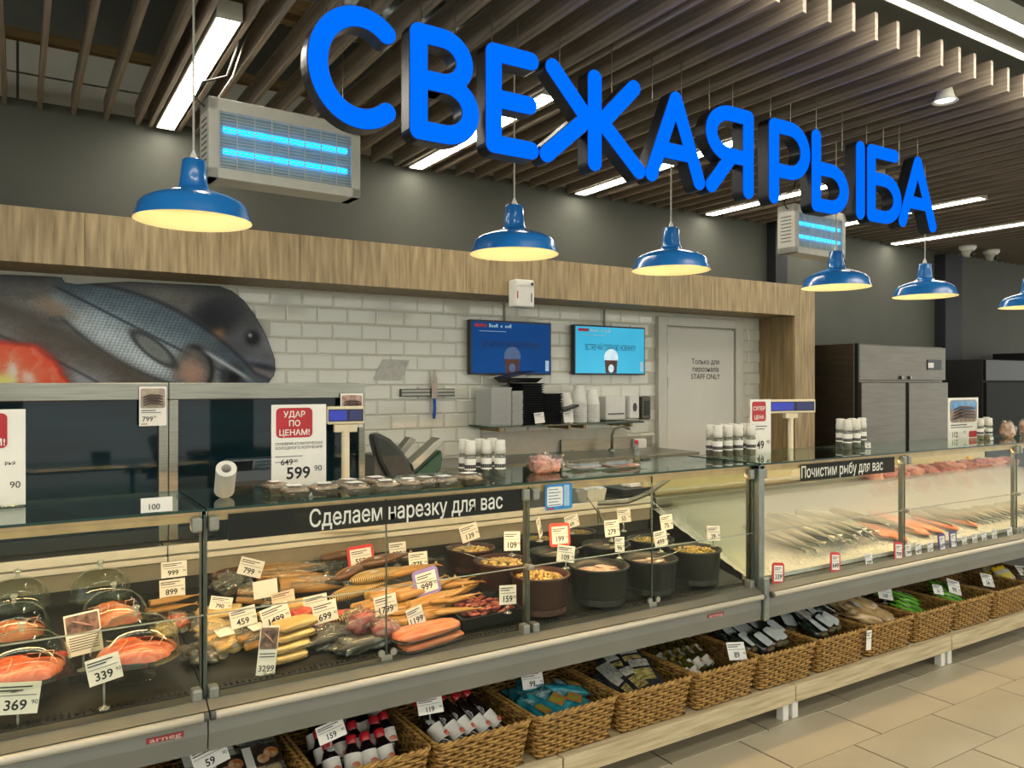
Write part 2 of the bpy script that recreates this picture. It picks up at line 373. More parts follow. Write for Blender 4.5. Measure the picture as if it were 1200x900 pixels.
def sign_letter(ch, xa, xb, strokes, lb):
    X0, X1 = px(xa, 0, YS).x, px(xb, 0, YS).x; a, b, z0, z1 = X0+SW, X1-SW, Z0+SW, Z1-SW
    r = thing('sign_letter', lb, 'sign letter', (X0, YS, Z0), group='glowing sign letters'); f = MB(); s_ = MB()
    for k_, st in enumerate(strokes):
        path = [(a-X0+(b-a)*u, z0-Z0+(z1-z0)*v) for u, v in st]; o1 = ribbon(path, SW); o2 = ribbon(path, SW+.004)
        e = .0004*k_; f.prism(o1, -.002-e, .004); s_.prism(o2, .004+e, .07-e)
    f.build('face', sface, r); s_.build('body', sbody, r)
    h = MB(); xm = (X1-X0)/2
    for d in (-.25, .25): h.tube([(xm+d*(X1-X0), .06, Z1-Z0-.05), (xm+d*(X1-X0), .06, 3.17-Z0)], .003, 6)
    h.build('hanger', steel, r)
St = [(0, 0), (0, 1)]
def bowl(x0, zc, rz, x1, flip=False):     # from the stem out round and back
    m = .5*(x1-x0); q = arc(x1-m, zc, m, rz, 90, -90); p_ = [(x0, zc+rz)]+q+[(x0, zc-rz)]
    return p_
Bt, Bb = bowl(0, .765, .235, .88), bowl(0, .265, .265, 1.)
flipx = lambda s_: [(1-u, v) for u, v in s_]
sign_letter('С', 361, 466, [arc(.6, .5, .6, .5, 52, 308, 40)], 'glowing blue letter С, leftmost of the sign')
sign_letter('В', 481, 561, [St, Bt, Bb], 'glowing blue letter В next to the leftmost С')
sign_letter('Е', 570, 631, [[(1, 1), (0, 1)], St, [(0, 0), (1, 0)], [(0, .5), (.95, .5)]], 'glowing blue letter Е, third of the first word')
sign_letter('Ж', 633, 756, [[(.5, 0), (.5, 1)], [(.0, 0), (.42, .5), (.06, 1)], [(1, 0), (.58, .5), (.94, 1)]], 'glowing blue letter Ж with six arms')
sign_letter('А', 757, 826, [[(0, 0), (.5, 1)], [(.5, 1), (1, 0)], [(.2, .33), (.8, .33)]], 'glowing blue letter А between Ж and Я')
sign_letter('Я', 828, 883, [flipx(St), flipx(bowl(0, .72, .28, 1.)), [(.55, .44), (.0, 0)]], 'glowing blue letter Я ending the first word')
sign_letter('Р', 902, 949, [St, bowl(0, .69, .31, 1.)], 'glowing blue letter Р starting the second word')
sign_letter('Ы', 952, 1013, [St, bowl(0, .27, .27, .62), [(1, 0), (1, 1)]], 'glowing blue letter Ы, two pieces side by side')
sign_letter('Б', 1017, 1056, [[(.9, 1), (0, 1)], St, bowl(0, .29, .29, 1.)], 'glowing blue letter Б, second from the sign\'s right end')
sign_letter('А', 1054, 1097, [[(0, 0), (.5, 1)], [(.5, 1), (1, 0)], [(.2, .33), (.8, .33)]], 'glowing blue letter А at the right end of the sign')
# ================================================================== INSECT KILLERS
ikb = mat('insect_killer_white', '#c9c8bd', .45, .1, .04); uv = emi('uv_tube', '#0f9cf4', 2.); glow = mat('killer_inside', '#93a9a8', .5, 0, .1)
def insect_killer(label, x, y, ht, L):
    c = px(x, y, 1)  # direction only
    Y = ht; c = px(x, y, Y)
    r = thing('insect_killer', label, 'insect killer', c, R(3), group='hanging insect killers')
    hh, dp = .33, .13
    MB().box(0, L, .02, dp, -hh+.04, -.05).build('tray_back', glow, r)
    fr_ = MB(); fr_.box(-.012, L+.012, 0, dp+.01, -.055, .0).box(-.012, L+.012, 0, dp+.01, -hh, -hh+.045).box(-.012, .03, 0, dp+.01, -hh, 0).box(L-.03, L+.012, 0, dp+.01, -hh, 0); fr_.build('housing', ikb, r, bevel=.004)
    g = MB()
    for i in range(18): z = -.06-(hh-.11)*i/17; g.box(.03, L-.03, .001, .003, z-.0016, z+.0016)
    for i in range(9): x_ = .03+(L-.06)*i/8; g.box(x_-.002, x_+.002, -.001, .002, -hh+.045, -.055)
    g.build('grille', ikb, r)
    for z in (-.125, -.215): MB().tube([(.05, .014, z), (L-.05, .014, z)], .012, 10).build('tube_lamp', uv, r)
    v = MB()
    for i in range(8): z = -.08-.024*i; v.box(-.0135, -.0118, .03, dp-.02, z-.006, z)
    v.build('side_vent', inkg, r)
    h = MB(); h.tube([(.03, .05, -.002), (.1, .06, .12), (.2, .08, 3.2-c.z)], .003, 6); h.tube([(L-.05, .05, -.002), (L-.05, .06, 3.2-c.z)], .003, 6); h.build('hanging_chain', steel, r)
    MB().tube([(-.012, .06, -.03), (-.05, .06, .0), (-.02, .06, .07), (.08, .07, .12), (.14, .08, .3)], .005, 6).build('power_cable', black, r)
insect_killer('white grille insect killer with blue tubes beside the leftmost letter С', 248, 112, 3.35, .64)
insect_killer('white grille insect killer with blue tubes hanging below the letters Р and Ы', 933, 238, 3.45, .57)
# ================================================================== FISH POSTER on the tiled wall
YP = YB-.02
def pq(pts, Y, n=5, smooth=True):
    q = [(px(x, y, Y).x, px(x, y, Y).z) for x, y in pts]
    return smoothpoly(q, n) if smooth else q
po = thing('fish_poster', 'large cut-out wall poster showing grey sea bream and red salmon', 'poster', (0, YP, 2))
OUT = [(-60, 319), (60, 324), (72, 325), (76, 331), (90, 333), (150, 330), (257, 335), (272, 341), (286, 352), (298, 368), (308, 385), (314, 398), (322, 420), (323, 432), (321, 440), (316, 447), (310, 460), (310, 480), (-60, 480)]
MB().prism([(x, z-2) for x, z in pq(OUT, YP, 5, False)], 0, .012).build('panel', mat('poster_board', '#2c2e30', .5), po)
# the print itself: colours of the pictured fish laid out over the panel (x, y on its own 2-D layout)
def paint():
    st = 1.25; xs_ = np.arange(-50, 325, st); ys_ = np.arange(318, 470, st); X, Y = np.meshgrid(xs_, ys_); ins = np.zeros(X.shape, bool); n = len(OUT)
    for i in range(n):
        (x1, y1), (x2, y2) = OUT[i], OUT[(i+1) % n]
        if y1 == y2: continue
        c = ((y1 > Y) != (y2 > Y)) & (X < (x2-x1)*(Y-y1)/(y2-y1)+x1); ins ^= c
    nz = np.array([[noise.noise(Vector((x*.03, y*.06, 1)))+.6*noise.noise(Vector((x*.09, y*.16, 2)))+.5*noise.noise(Vector((x*.3, y*.4, 3))) for x in xs_] for y in ys_])
    fine = np.array([[noise.noise(Vector((x*.55, y*.55, 9))) for x in xs_] for y in ys_])
    C = np.zeros(X.shape+(3,)); C[:] = (84, 83, 80); C += (nz*22+fine*8)[..., None]
    sg = lambda d, w=3.: 1/(1+np.exp(-np.clip(d/w, -40, 40)))
    def mixin(a, col): C[:] = C*(1-a[..., None])+np.array(col, float)*a[..., None]
    def ell(cx, cy, rx, ry, rot=0):
        c, s_ = math.cos(R(rot)), math.sin(R(rot)); u, v = (X-cx)*c+(Y-cy)*s_, -(X-cx)*s_+(Y-cy)*c; return (1-np.sqrt((u/rx)**2+(v/ry)**2))*min(rx, ry)
    mixin(sg(338-Y+nz*4, 5)*.6, (40, 42, 46)); mixin(sg(ell(170, 345, 120, 14, 5), 5)*.35, (120, 118, 110))
    # sea bream head at right
    mixin(sg(ell(285, 405, 52, 60, 30), 6)*.55, (66, 68, 72)); mixin(sg(ell(253, 372, 30, 22, -25)+nz*5, 4)*.95, (20, 22, 28)); mixin(sg(ell(262, 352, 40, 14, 30)+nz*4, 5)*.6, (52, 54, 58))
    mixin(sg(ell(251, 398, 12, 9, -50)+nz*3, 2)*.9, (136, 98, 66)); mixin(sg(ell(292, 408, 22, 20)+nz*4, 4)*.5, (86, 90, 98)); mixin(sg(ell(275, 420, 18, 22, 40)+fine*6, 4)*.5, (48, 48, 54))
    mixin(sg(ell(296, 396, 11, 11), 1.2), (58, 58, 60)); mixin(sg(ell(296, 396, 7.5, 7.5), 1), (16, 17, 20)); mixin(sg(ell(293, 393, 2, 2), .7), (150, 155, 160))
    mixin(sg(ell(296, 446, 34, 14, 12)+nz*3, 4)*.8, (122, 108, 110)); mixin(sg(ell(308, 429, 18, 3.2, 14), 1), (22, 24, 32)); mixin(sg(ell(300, 423, 18, 3, 8), 1.5)*.6, (96, 104, 120)); mixin(sg(ell(314, 402, 5, 18, -18), 2)*.5, (110, 116, 124))
    # middle fish with scales: axis frame
    ax, ay = 62., 342.; dx, dy = 230., 108.; L_ = math.hypot(dx, dy); T = ((X-ax)*dx+(Y-ay)*dy)/L_; Sx = (-(X-ax)*dy+(Y-ay)*dx)/L_; tt = np.clip(T/L_, 0, 1); Wd = 8+34*np.sin(np.pi*np.clip(tt*.92+.04, 0, 1))**.8
    m = sg(Wd-np.abs(Sx), 2)*sg(T, 3); rel = Sx/Wd; sc = .5+.5*np.sin(T*1.0+Sx*.9)*np.sin(Sx*.9-T*.35); base = np.stack([70+95*sg(rel+.05, .25)-30*sg(rel-.8, .1), 84+90*sg(rel+.05, .25)-30*sg(rel-.8, .1), 94+84*sg(rel+.05, .25)-30*sg(rel-.8, .1)], -1)
    base *= (.72+.5*sc*sg(tt-.12, .05)*sg(.78-tt, .05)+.12*nz)[..., None]; C[:] = C*(1-m[..., None])+base*m[..., None]
    mixin(m*sg(1.2-np.abs(Sx+7-8*tt), .5)*.8, (26, 34, 42)); mixin(sg(2.0-np.abs(np.abs(Sx)-Wd), .8)*sg(T-20, 5)*.6, (24, 26, 30))
    # its head and gills
    mixin(sg(ell(228, 434, 26, 30, 20)+nz*4, 3)*.9, (74, 70, 66)); mixin(sg(ell(224, 437, 15, 15)+nz*5, 3)*.85, (152, 120, 104)); mixin(sg(2.2-np.abs(ell(222, 436, 26, 30, 15)), 1)*sg(X-222, 4), (22, 22, 24)); mixin(sg(ell(272, 441, 14, 14)+nz*3, 2), (38, 38, 42)); mixin(sg(ell(274, 442, 6, 6), 1), (8, 8, 10))
    mixin(sg(2.2-np.abs((X-250)*.62-(Y-418)), 1.)*sg(X-240, 3)*sg(290-X, 3), (150, 158, 164)); mixin(sg(ell(180, 409, 30, 9, 38)+nz*2, 1.5)*.9, (92, 96, 92)); mixin(sg(1.6-np.abs(ell(180, 409, 30, 9, 38)), .6)*.8, (38, 40, 40)); mixin(sg(ell(66, 362, 22, 8, 25)+nz*3, 2)*.8, (122, 104, 84))
    # lower fish, dark back and pale belly
    d = (Y-(338+.36*(X+40)+.0006*(X+40)**2))*.85; mixin(sg(d+nz*3, 3)*sg(215-X, 6), (64, 58, 50)); mixin(sg(d-26-nz*6, 10)*sg(190-X, 10), (112, 112, 112)); mixin(sg(d-48-nz*6, 9)*sg(170-X, 12), (160, 166, 178)); mixin(sg(1.3-np.abs(d-34), .5)*sg(150-X, 8)*.8, (52, 54, 62))
    C[:] *= (1+.10*fine)[..., None]
    e = ell(5, 462, 76, 62)+nz*3; mixin(sg(e+5, 3)*.7, (40, 30, 28)); mixin(sg(e, 1.5), (196, 74, 50)); mixin(sg(e-16+nz*6, 7)*.7, (222, 112, 84)); mixin(sg(np.sin(X*.22+Y*.1+nz*3)-.72, .1)*sg(e-4, 2)*.3, (226, 150, 125)); mixin(sg(ell(15, 437, 6, 12)+nz*3, 1.5), (206, 176, 165)); mixin(sg(ell(34, 443, 9, 5, 40)+nz*3, 1.5), (206, 170, 158)); mixin(sg(ell(-2, 447, 18, 9)+nz*2, 1.5), (214, 186, 110)); mixin(sg(2-np.abs(e-1), 1)*.7, (150, 44, 34))
    C = np.clip((C-40)*1.3+48, 8, 240)/255; C = np.where(C <= .04045, C/12.92, ((C+.055)/1.055)**2.4)
    idx = -np.ones(X.shape, int); vs = []; cols = []
    for j_ in range(X.shape[0]):
        for i_ in range(X.shape[1]):
            if ins[j_, i_]:
                q = px(X[j_, i_], Y[j_, i_], YP); idx[j_, i_] = len(vs); vs.append((q.x, -.002, q.z-2)); cols += [*C[j_, i_], 1.]
    fs = [(idx[a, b], idx[a+1, b], idx[a+1, b+1], idx[a, b+1]) for a in range(X.shape[0]-1) for b in range(X.shape[1]-1) if min(idx[a, b], idx[a+1, b], idx[a+1, b+1], idx[a, b+1]) >= 0]
    me = bpy.data.meshes.new('fish_print'); me.from_pydata(vs, [], [tuple(int(k_) for k_ in f) for f in fs]); at_ = me.color_attributes.new('print', 'FLOAT_COLOR', 'POINT'); at_.data.foreach_set('color', cols)
    m = mat('poster_print', '#888888', .35, spec=.18); N = m.node_tree.nodes; vc = N.new('ShaderNodeVertexColor'); vc.layer_name = 'print'; m.node_tree.links.new(vc.outputs[0], N['Principled BSDF'].inputs['Base Color']); me.materials.append(m); put('fish_print', me, po)
paint()
# ================================================================== STAFF-SIDE GLASS SCREENS
YC = 3.4
inside_dark = mat('rail_dark_teal', '#14252a', .4)
teal = mat('tinted_glass', '#081f26', .06, 0, .35, 3, spec=.35, coat=0., stretch=(.6, 1, 4))
def screen(label, x0, x1, posts):
    r = thing('glass_screen', label, 'glass screen', ((x0+x1)/2, YC, .97)); m = (x0+x1)/2
    f = MB(); f.box(x0-m, x1-m, -.03, .03, .56, .628); f.build('top_rail', steel, r, bevel=.003)
    for a, b in posts: MB().box(a-m, b-m, -.03, .03, .0, .56).build('post', steel, r, bevel=.003)
    MB().box(x0-m, x1-m, -.02, .02, 0, .05).build('bottom_rail', inside_dark, r)
    MB().box(x0-m+.02, x1-m-.02, -.006, .006, .04, .57).build('pane', teal, r); return r
screen('dark tinted glass screen in steel frame at the left picture edge', -1.2, .508, ((-1.2, -1.15), (.472, .508)))
screen('dark tinted glass screen in steel frame behind the large 599 price board', .51, 1.335, ((.51, .545), (1.305, 1.335)))
# ================================================================== WALL TVS
def tv(label, xa, ya, xb, yb, bg, bg2, es, txt):
    Y = YB-.07; a, b = px(xa, ya, Y), px(xb, yb, Y); w_ = (b.x-a.x)/2; h_ = .29; zc = (px(xa, ya, Y).z+px(xa, yb-2, Y).z)/2
    r = thing('wall_tv', label, 'television', ((a.x+b.x)/2, Y, zc), group='wall televisions')
    h_ = (px(xa, ya, Y).z-zc)
    MB().box(-w_, w_, 0, .045, -h_, h_).build('bezel', black, r, bevel=.004); MB().box(-.1, .1, .045, .07, -.1, .1).build('wall_mount', darksteel, r)
    sm = mat('screen_'+bg[1:], bg, .3, 0, .1, 1.5, col2=bg2, emit=es*(1.4 if es > .3 else 1.85), lo=.3, hi=.7, emit_only=True, spec=.06)
    MB().box(-w_+.012, w_-.012, -.002, .001, -h_+.012, h_-.012).build('screen', sm, r)
    t = MB(); letter(t, 'ВСТРЕЧАЙ ГОРЯЧУЮ НОВИНКУ!', 0, .0, .062, -.0032, bold=.004, width=w_*1.42); t.build('screen_text', mat('screen_ink', txt, .6, 0, .05), r)
    l = MB(); l.box(-w_*.9, -w_*.62, -.0035, -.003, h_*.74, h_*.86); l.build('screen_logo', mat('screen_red', '#9c2038', .5, 0, .1, emit=es*.6), r)
    t = MB(); [t.box(-w_*.56+w_*.055*q, -w_*.56+w_*(.055*q+.042), -.0035, -.003, h_*.74, h_*(.82+.05*(q % 3 == 0))) for q in range(10) if q not in (4, 6)]; t.box(-w_*.8, -w_*.15, -.0035, -.003, h_*.585, h_*.605); t.box(w_*.84, w_*.93, -.0035, -.003, -h_*.85, -h_*.45); t.build('screen_caption', mat('screen_pale', '#a9cbe0', .6, 0, .05, emit=es*.5), r)
    c = MB(); c.prism([(-.055, -h_+.014), (.055, -h_+.014), (.065, -h_+.13), (-.065, -h_+.13)], -.004, -.003); c.build('screen_cup', mat('screen_cup', '#5a2b26', .5, 0, .2, 20, emit=es*.2), r)
    d = MB(); d.prism([(x*.072, -h_+.13+z*.075) for x, z in arc(0, 0, 1, 1, 0, 180, 12)], -.005, -.0042); d.prism([(-.07, -h_+.115), (.07, -h_+.115), (.07, -h_+.14), (-.07, -h_+.14)], -.0055, -.0043)
    d.prism(arc(0, -h_+.05, .028, .032, 0, 345, 14), -.005, -.0042); d.build('screen_cup_lid', mat('screen_lid_'+bg[1:], '#c3dbe6' if es > .3 else '#47638f', .5, 0, .1, emit=es*.6), r)
tv('wall television with dim dark blue screen, left of two', 551, 374, 646, 441, '#0c3d78', '#124a88', .22, '#06213f')
tv('wall television with bright cyan screen beside the door', 673, 380, 756, 441, '#2f97b8', '#49aecb', .42, '#0f3a4c')
m_ = MB()
for x in (591, 708): p = px(x, 400, YB-.01); m_ = MB().box(p.x-.006, p.x+.006, YB-.02, YB-.007, 2.0, 2.18); tag(m_.build('cable_conduit', mat('conduit_grey', '#8d8b82', .5)), 'thin grey cable conduit running up from the %s television' % ('left' if x < 600 else 'right'), 'conduit')
# white sensor box on the header
p = px(611, 344, YH-.05); r = thing('air_freshener_box', 'white wall box on the wooden header above the left television', 'wall box', p)
MB().box(-.075, .075, -.05, .05, -.095, .09).build('housing', white, r, bevel=.012); MB().box(-.07, .07, -.056, -.049, .045, .07).build('lid', white, r, bevel=.004)
MB().at(Mx((.05, -.056, .06), 0, R(90))).lathe([(.011, 0), (.011, .004)], 12, cap1=True).build('lock', inkg, r); MB().box(-.066, -.058, -.0515, -.0495, -.04, .01).build('red_mark', red, r); MB().box(.045, .053, -.0515, -.0495, -.06, 0).build('slot', inkg, r)
# paper sheet, knife rack, knife
a, b = px(437, 421, YB-.03), px(481, 455, YB-.03)
tag(MB().prism([(px(x, y, YB-.02).x, px(x, y, YB-.02).z) for x, y in ((449, 421), (481, 422), (470, 446), (438, 445))], YB-.012, YB-.01).build('notice_sheet', mat('paper_grey', '#b9b7ac', .7, 0, .1, 40)), 'curled paper notice taped to the white tiles', 'notice')
r = thing('knife_rack', 'magnetic steel knife strip on the tiled wall', 'knife rack', px(502, 460, YB-.03)); MB().box(-.205, .205, 0, .024, -.026, .026).build('bar', mat('rack_dark', '#3b3833', .4, .4), r, bevel=.002)
m = MB(); m.box(-.2, .2, -.002, 0, .004, .02).box(-.2, .2, -.002, 0, -.02, -.004); m.build('magnet_strip', steel, r)
r = thing('knife', 'kitchen knife with blue handle on the magnetic strip', 'knife', px(509, 461, YB-.045)); m = MB(); m.prism([(-.02, -.04), (.024, -.04), (.022, .1), (.012, .14), (0, .165), (-.012, .12), (-.02, .05)], 0, .003); m.build('blade', mat('blade_steel', '#8f8377', .3, .8), r)
MB().tube([(0, 0, -.035), (.003, 0, -.1), (-.002, 0, -.15), (-.004, 0, -.175)], [.018, .016, .019, .012], 10, flat=.55).build('handle', mat('knife_blue', '#0f4fb0', .4), r, smooth=True)
# ================================================================== GLASS SHELF with containers
YSH = 4.72; zS = px(650, 496, YSH).z; xa, xb = px(563, 0, YSH).x, px(742, 0, YSH).x
r = thing('wall_shelf', 'glass wall shelf holding stacked food containers', 'shelf', ((xa+xb)/2, YSH, zS)); hw = (xb-xa)/2
MB().box(-hw, hw, -.13, .17, -.01, 0, side=1).build('shelf_board', [topg, gedge], r)
for x in (-.85, .0, .2, .85): MB().box(x*hw-.012, x*hw+.012, -.1, .17, -.04, -.01).build('bracket', mat('bracket_brass', '#8d7a56', .4, .6), r)
tray_b = mat('tray_black', '#1a1b1c', .35, 0, .1); tray_c = glass('tray_clear', '#d9dbd5', .06, .6, .1, body=.5, bodycol='#fbfbf6'); tray_w = mat('tray_white', '#dcdbd3', .45, 0, .03)
def stack(label, x0, x1, ytop, m, n, taper=.82, fold=0):
    a, b = px(x0, 0, YSH).x, px(x1, 0, YSH).x; h = px((x0+x1)/2, ytop, YSH).z-zS; r = thing('container_stack', label, 'food containers', ((a+b)/2, YSH, zS+.0005)); w_ = (b-a)/2; st = h/n
    v = MB().add([(sx*w_*taper, sy*.11*taper, 0) for sx, sy in ((-1, -1), (1, -1), (1, 1), (-1, 1))]+[(sx*w_*.97, sy*.11, st*.86) for sx, sy in ((-1, -1), (1, -1), (1, 1), (-1, 1))]+[(sx*w_, sy*.115, st*.88) for sx, sy in ((-1, -1), (1, -1), (1, 1), (-1, 1))]+[(sx*w_, sy*.115, st*.99) for sx, sy in ((-1, -1), (1, -1), (1, 1), (-1, 1))],
        [(0, 3, 2, 1)]+[(i, (i+1) % 4, 4+(i+1) % 4, 4+i) for i in range(4)]+[(4+i, 4+(i+1) % 4, 8+(i+1) % 4, 8+i) for i in range(4)]+[(8+i, 8+(i+1) % 4, 12+(i+1) % 4, 12+i) for i in range(4)]+[(12, 13, 14, 15)]).mesh('container', m)
    for i in range(n): put('container', v, r, loc=(rnd.uniform(-.002, .002), rnd.uniform(-.003, .003), i*st))
stack('stack of clear plastic tubs at the left end of the glass shelf', 566, 590, 454, tray_c, 14, .95)
stack('second stack of clear plastic tubs beside the black trays', 590.5, 603, 458, tray_c, 14, .95)
stack('tall stack of black food trays under the dark blue television', 603.5, 628, 449, tray_b, 18)
stack('shorter stack of black food trays behind the small shelf price card', 628.5, 650, 461, tray_b, 14)
for lb, x0, x1, yt in (('short white foam cup stack behind the leaning black tray', 654, 670, 458), ('tallest white foam cup stack on the glass shelf', 671, 686, 449), ('middle-height white foam cup stack beside the folded towels', 687, 701, 455)):
    a, b = px(x0, 0, YSH).x, px(x1, 0, YSH).x; h = px((x0+x1)/2, yt, YSH).z-zS; r = thing('cup_stack', lb, 'foam cups', ((a+b)/2, YSH, zS+.0005), group='foam cup stacks'); w_ = (b-a)/2; n = 9
    cm = MB().lathe([(w_*.62, h*.45), (w_*.98, 0), (w_, 0), (w_, .008), (w_*.64, h*.46)], 18, cap1=True).mesh('cup', tray_w, True)
    for i in range(n): put('cup', cm, r, loc=(0, 0, i*h*.55/n))
p = px(663, 479, YSH-.09); r = MB().at(Mx((0, 0, 0), 0, 0, R(-16))).box(-.09, .09, -.05, .05, -.008, .008).build('tray_lid', tray_b, bevel=.004); r.location = p; tag(r, 'single black tray leaning in front of the white cups', 'tray')
a, b = px(586, 0, YSH-.02).x, px(631, 0, YSH-.02).x; r = thing('open_container', 'open black hinged container lying on top of the tall black stack', 'container', ((a+b)/2, YSH, px(615, 449, YSH).z+.002)); MB().add([(-.1, -.09, 0), (.1, -.09, 0), (.1, .09, 0), (-.1, .09, 0), (-.135, -.115, .035), (.135, -.115, .035), (.135, .115, .035), (-.135, .115, .035)], [(0, 3, 2, 1)]+[(q, (q+1) % 4, 4+(q+1) % 4, 4+q) for q in range(4)]).build('tray', tray_b, r); MB().at(Mx((-.13, 0, .035), 0, 0, R(-12))).box(-.004, .22, -.11, .11, 0, .006).build('lid', tray_b, r, bevel=.002)
def holder(label, x, y, w_, h_, m, name, cat, Y=YB-.06, d=.1):
    p = px(x, y, Y); k = mpp(x, Y); r = thing(name, label, cat, p); MB().box(-w_*k/2, w_*k/2, -d/2, d/2+.01, -h_*k/2, h_*k/2).build('housing', m, r, bevel=.012); return r, k
r, k = holder('white paper towel dispenser on the wall beside the soap dispenser', 717, 478, 30, 28, tray_w, 'towel_dispenser', 'towel dispenser'); MB().box(-.08, .08, -.056, -.05, -.05, -.04).build('slot', inkg, r)
r, k = holder('white soap dispenser with oval window on the tiles', 739, 477, 15, 27, white, 'soap_dispenser', 'soap dispenser'); MB().prism(arc(0, 0, .018, .035, 0, 345, 16), -.056, -.048).build('window', inkg, r)
r, k = holder('small dark mirror-fronted box right of the soap dispenser', 755, 478, 14, 27, darksteel, 'wall_box', 'wall box', d=.06); MB().box(-.025, .025, -.034, -.029, -.06, .06).build('front', black, r)
# backsplash panel, counter, tap, sockets below the shelf
a, b = px(565, 0, YB-.015).x, px(735, 0, YB-.015).x
tag(MB().box(a, b, YB-.02, YB-.007, 1.0, zS-.06).build('backsplash_panel', mat('backsplash', '#b5b3a6', .35, .1, .05)), 'grey steel splash panel on the wall under the glass shelf', 'splash panel')
r = thing('rear_counter', 'stainless rear worktop with raised back edge along the tiled wall', 'worktop', (3.3, 4.6, 0)); MB().box(-1.9, 1.1, -.25, .27, 0, 1.03).build('cabinet', darksteel, r); MB().box(-1.92, 1.12, -.28, .275, 1.03, 1.07).build('top', steel, r, bevel=.004); MB().box(.2, 1.12, .25, .272, 1.07, 1.16).build('upstand', steel, r)
c0 = px(719, 545, 4.7); r = thing('tap', 'curved steel tap at the rear sink', 'tap', (c0.x, 4.72, 1.07)); MB().tube([(0, 0, 0), (0, 0, .12), (.01, -.02, .17), (.06, -.05, .195), (.11, -.08, .17)], .011, 10).build('spout', steel, r, smooth=True); MB().lathe([(.03, 0), (.03, .012), (.015, .02)], 14).build('base', steel, r, smooth=True)
for i, x in enumerate((660, 670)):
    r = thing('wall_socket', ('dark grey wall socket without plug under the shelf', 'dark grey wall socket with plugged black cable')[i], 'socket', px(x, 526.5, YB-.02)); MB().prism(rrect(-.032, .032, -.045, .045, .012), -.012, .0).build('plate', inkg, r); MB().at(Mx((0, -.012, 0), 0, R(90))).lathe([(.02, 0), (.02, .006)], 14, cap1=True).build('insert', black, r)
p = px(670, 528, YB-.05); tag(MB().tube([p+Vector((0, .02, 0)), p, p+Vector((.01, 0, -.04)), p+Vector((-.01, -.01, -.12)), p+Vector((-.05, -.02, -.3))], .006, 8).build('power_cable', black), 'black power cable hanging from the wall socket', 'cable')
r, k = holder('small white wall box with red mark left of the door', 749, 520, 18, 12, white, 'switch_box', 'switch box', d=.05); MB().box(-.05, -.03, -.027, -.024, -.01, .015).build('red_mark', red, r)
# ================================================================== FRIDGES at the far right
zf = 1.95
r = thing('upright_refrigerator', 'stainless two-door upright refrigerator beside the wooden column', 'refrigerator', (7.08, 4.3, 0)); fm = mat('fridge_steel', '#6f6a60', .3, .9, .1, 3, stretch=(1, 1, 12))
MB().box(-.72, .71, .03, .5, .08, zf).build('body', fm, r, bevel=.004)
MB().box(-.715, .705, -.005, .03, 1.62, zf-.01).build('control_panel', fm, r, bevel=.004)
for a, b in ((-.695, -.02), (.04, .705)): MB().box(a, b, -.03, .028, .15, 1.6).build('door', fm, r, bevel=.006)
MB().box(-.02, .04, -.01, .02, .15, 1.6).build('door_gasket', black, r); MB().box(-.718, -.696, -.01, .03, .15, zf).build('corner_trim', black, r)
MB().box(.38, .62, -.012, -.004, 1.72, 1.82).build('display', black, r); MB().box(.385, .48, -.014, -.011, 1.74, 1.79).build('display_label', card, r)
for x in (-.06, .08): MB().at(Mx((x, -.005, 1.645), 0, R(90))).lathe([(.016, 0), (.016, .02)], 12, cap1=True).build('lock', steel, r)
for x in (-.62, .62): MB().lathe([(.025, 0), (.025, .08)], 12).build('foot', black, r).location = (x, .25, 0)
r = thing('dark_cabinet', 'black display refrigerator at the right picture edge', 'refrigerator', (9.3, 4.25, 0)); MB().box(-.85, .9, .03, .6, 0, 1.84).build('body', mat('cabinet_black', '#12120f', .7), r, bevel=.005); MB().box(-.84, .89, .0, .03, 1.62, 1.83).build('canopy', black, r)
for i in range(2): MB().box(-.83+i*.86, .01+i*.86, .0, .028, .2, 1.6).build('door', mat('cabinet_door', '#171714', .6, spec=.2), r, bevel=.005)
MB().box(.3, .75, .15, .5, 1.84, 1.93).build('vent_box', black, r)
# slicer on the service worktop
slg = mat('slicer_green', '#0f4a30', .3, 0, .1, coat=.3); b0 = px(470, 560, 3.62); r = thing('meat_slicer', 'green and steel meat slicer behind the counter', 'slicer', (b0.x, 3.62, .97))
def P(x, y): q = px(x, y, 3.62); return (q.x-b0.x, q.z-.97)
MB().prism([P(*a) for a in ((467, 562), (508, 525), (509, 535), (507, 548), (496, 562))]+[], -.1, .1).build('body', slg, r, bevel=.012)
MB().prism([P(*a) for a in ((470, 541), (503, 511), (507, 517), (473, 549))], -.125, -.03).build('carriage', alu, r, bevel=.004)
MB().prism([P(*a) for a in ((460, 536), (480, 512), (486, 515), (466, 540))], -.02, .05).build('pusher', steel, r, bevel=.003)
MB().prism([P(*a) for a in ((426, 507), (434, 506), (448, 513), (462, 527), (473, 545), (476, 555), (468, 561), (446, 561), (434, 540), (428, 520))], -.12, -.04).build('blade_guard', mat('slicer_dark', '#3a3d3a', .35, .3), r, bevel=.02)
MB().prism([P(*a) for a in ((431, 532), (450, 530), (462, 562), (430, 562))], -.09, .08).build('motor_housing', mat('slicer_grey', '#585a55', .4, .2), r, bevel=.01)
x_, z_ = P(505, 557); MB().tube([(x_-.03, -.1, z_), (x_+.03, -.1, z_)], .024, 12).build('knob', black, r); MB().box(-.2, .17, -.14, .14, 0, .1).build('base', steel, r, bevel=.01)
p = px(520, 549, 3.62); q = tag(MB().box(-.09, .09, -.05, .05, -.03, .02).build('sponge_box', mat('yellow_box', '#b5a348', .5), bevel=.006), 'flat yellow box on the worktop beside the slicer', 'box'); q.location = (p.x, 3.62, 1.06)
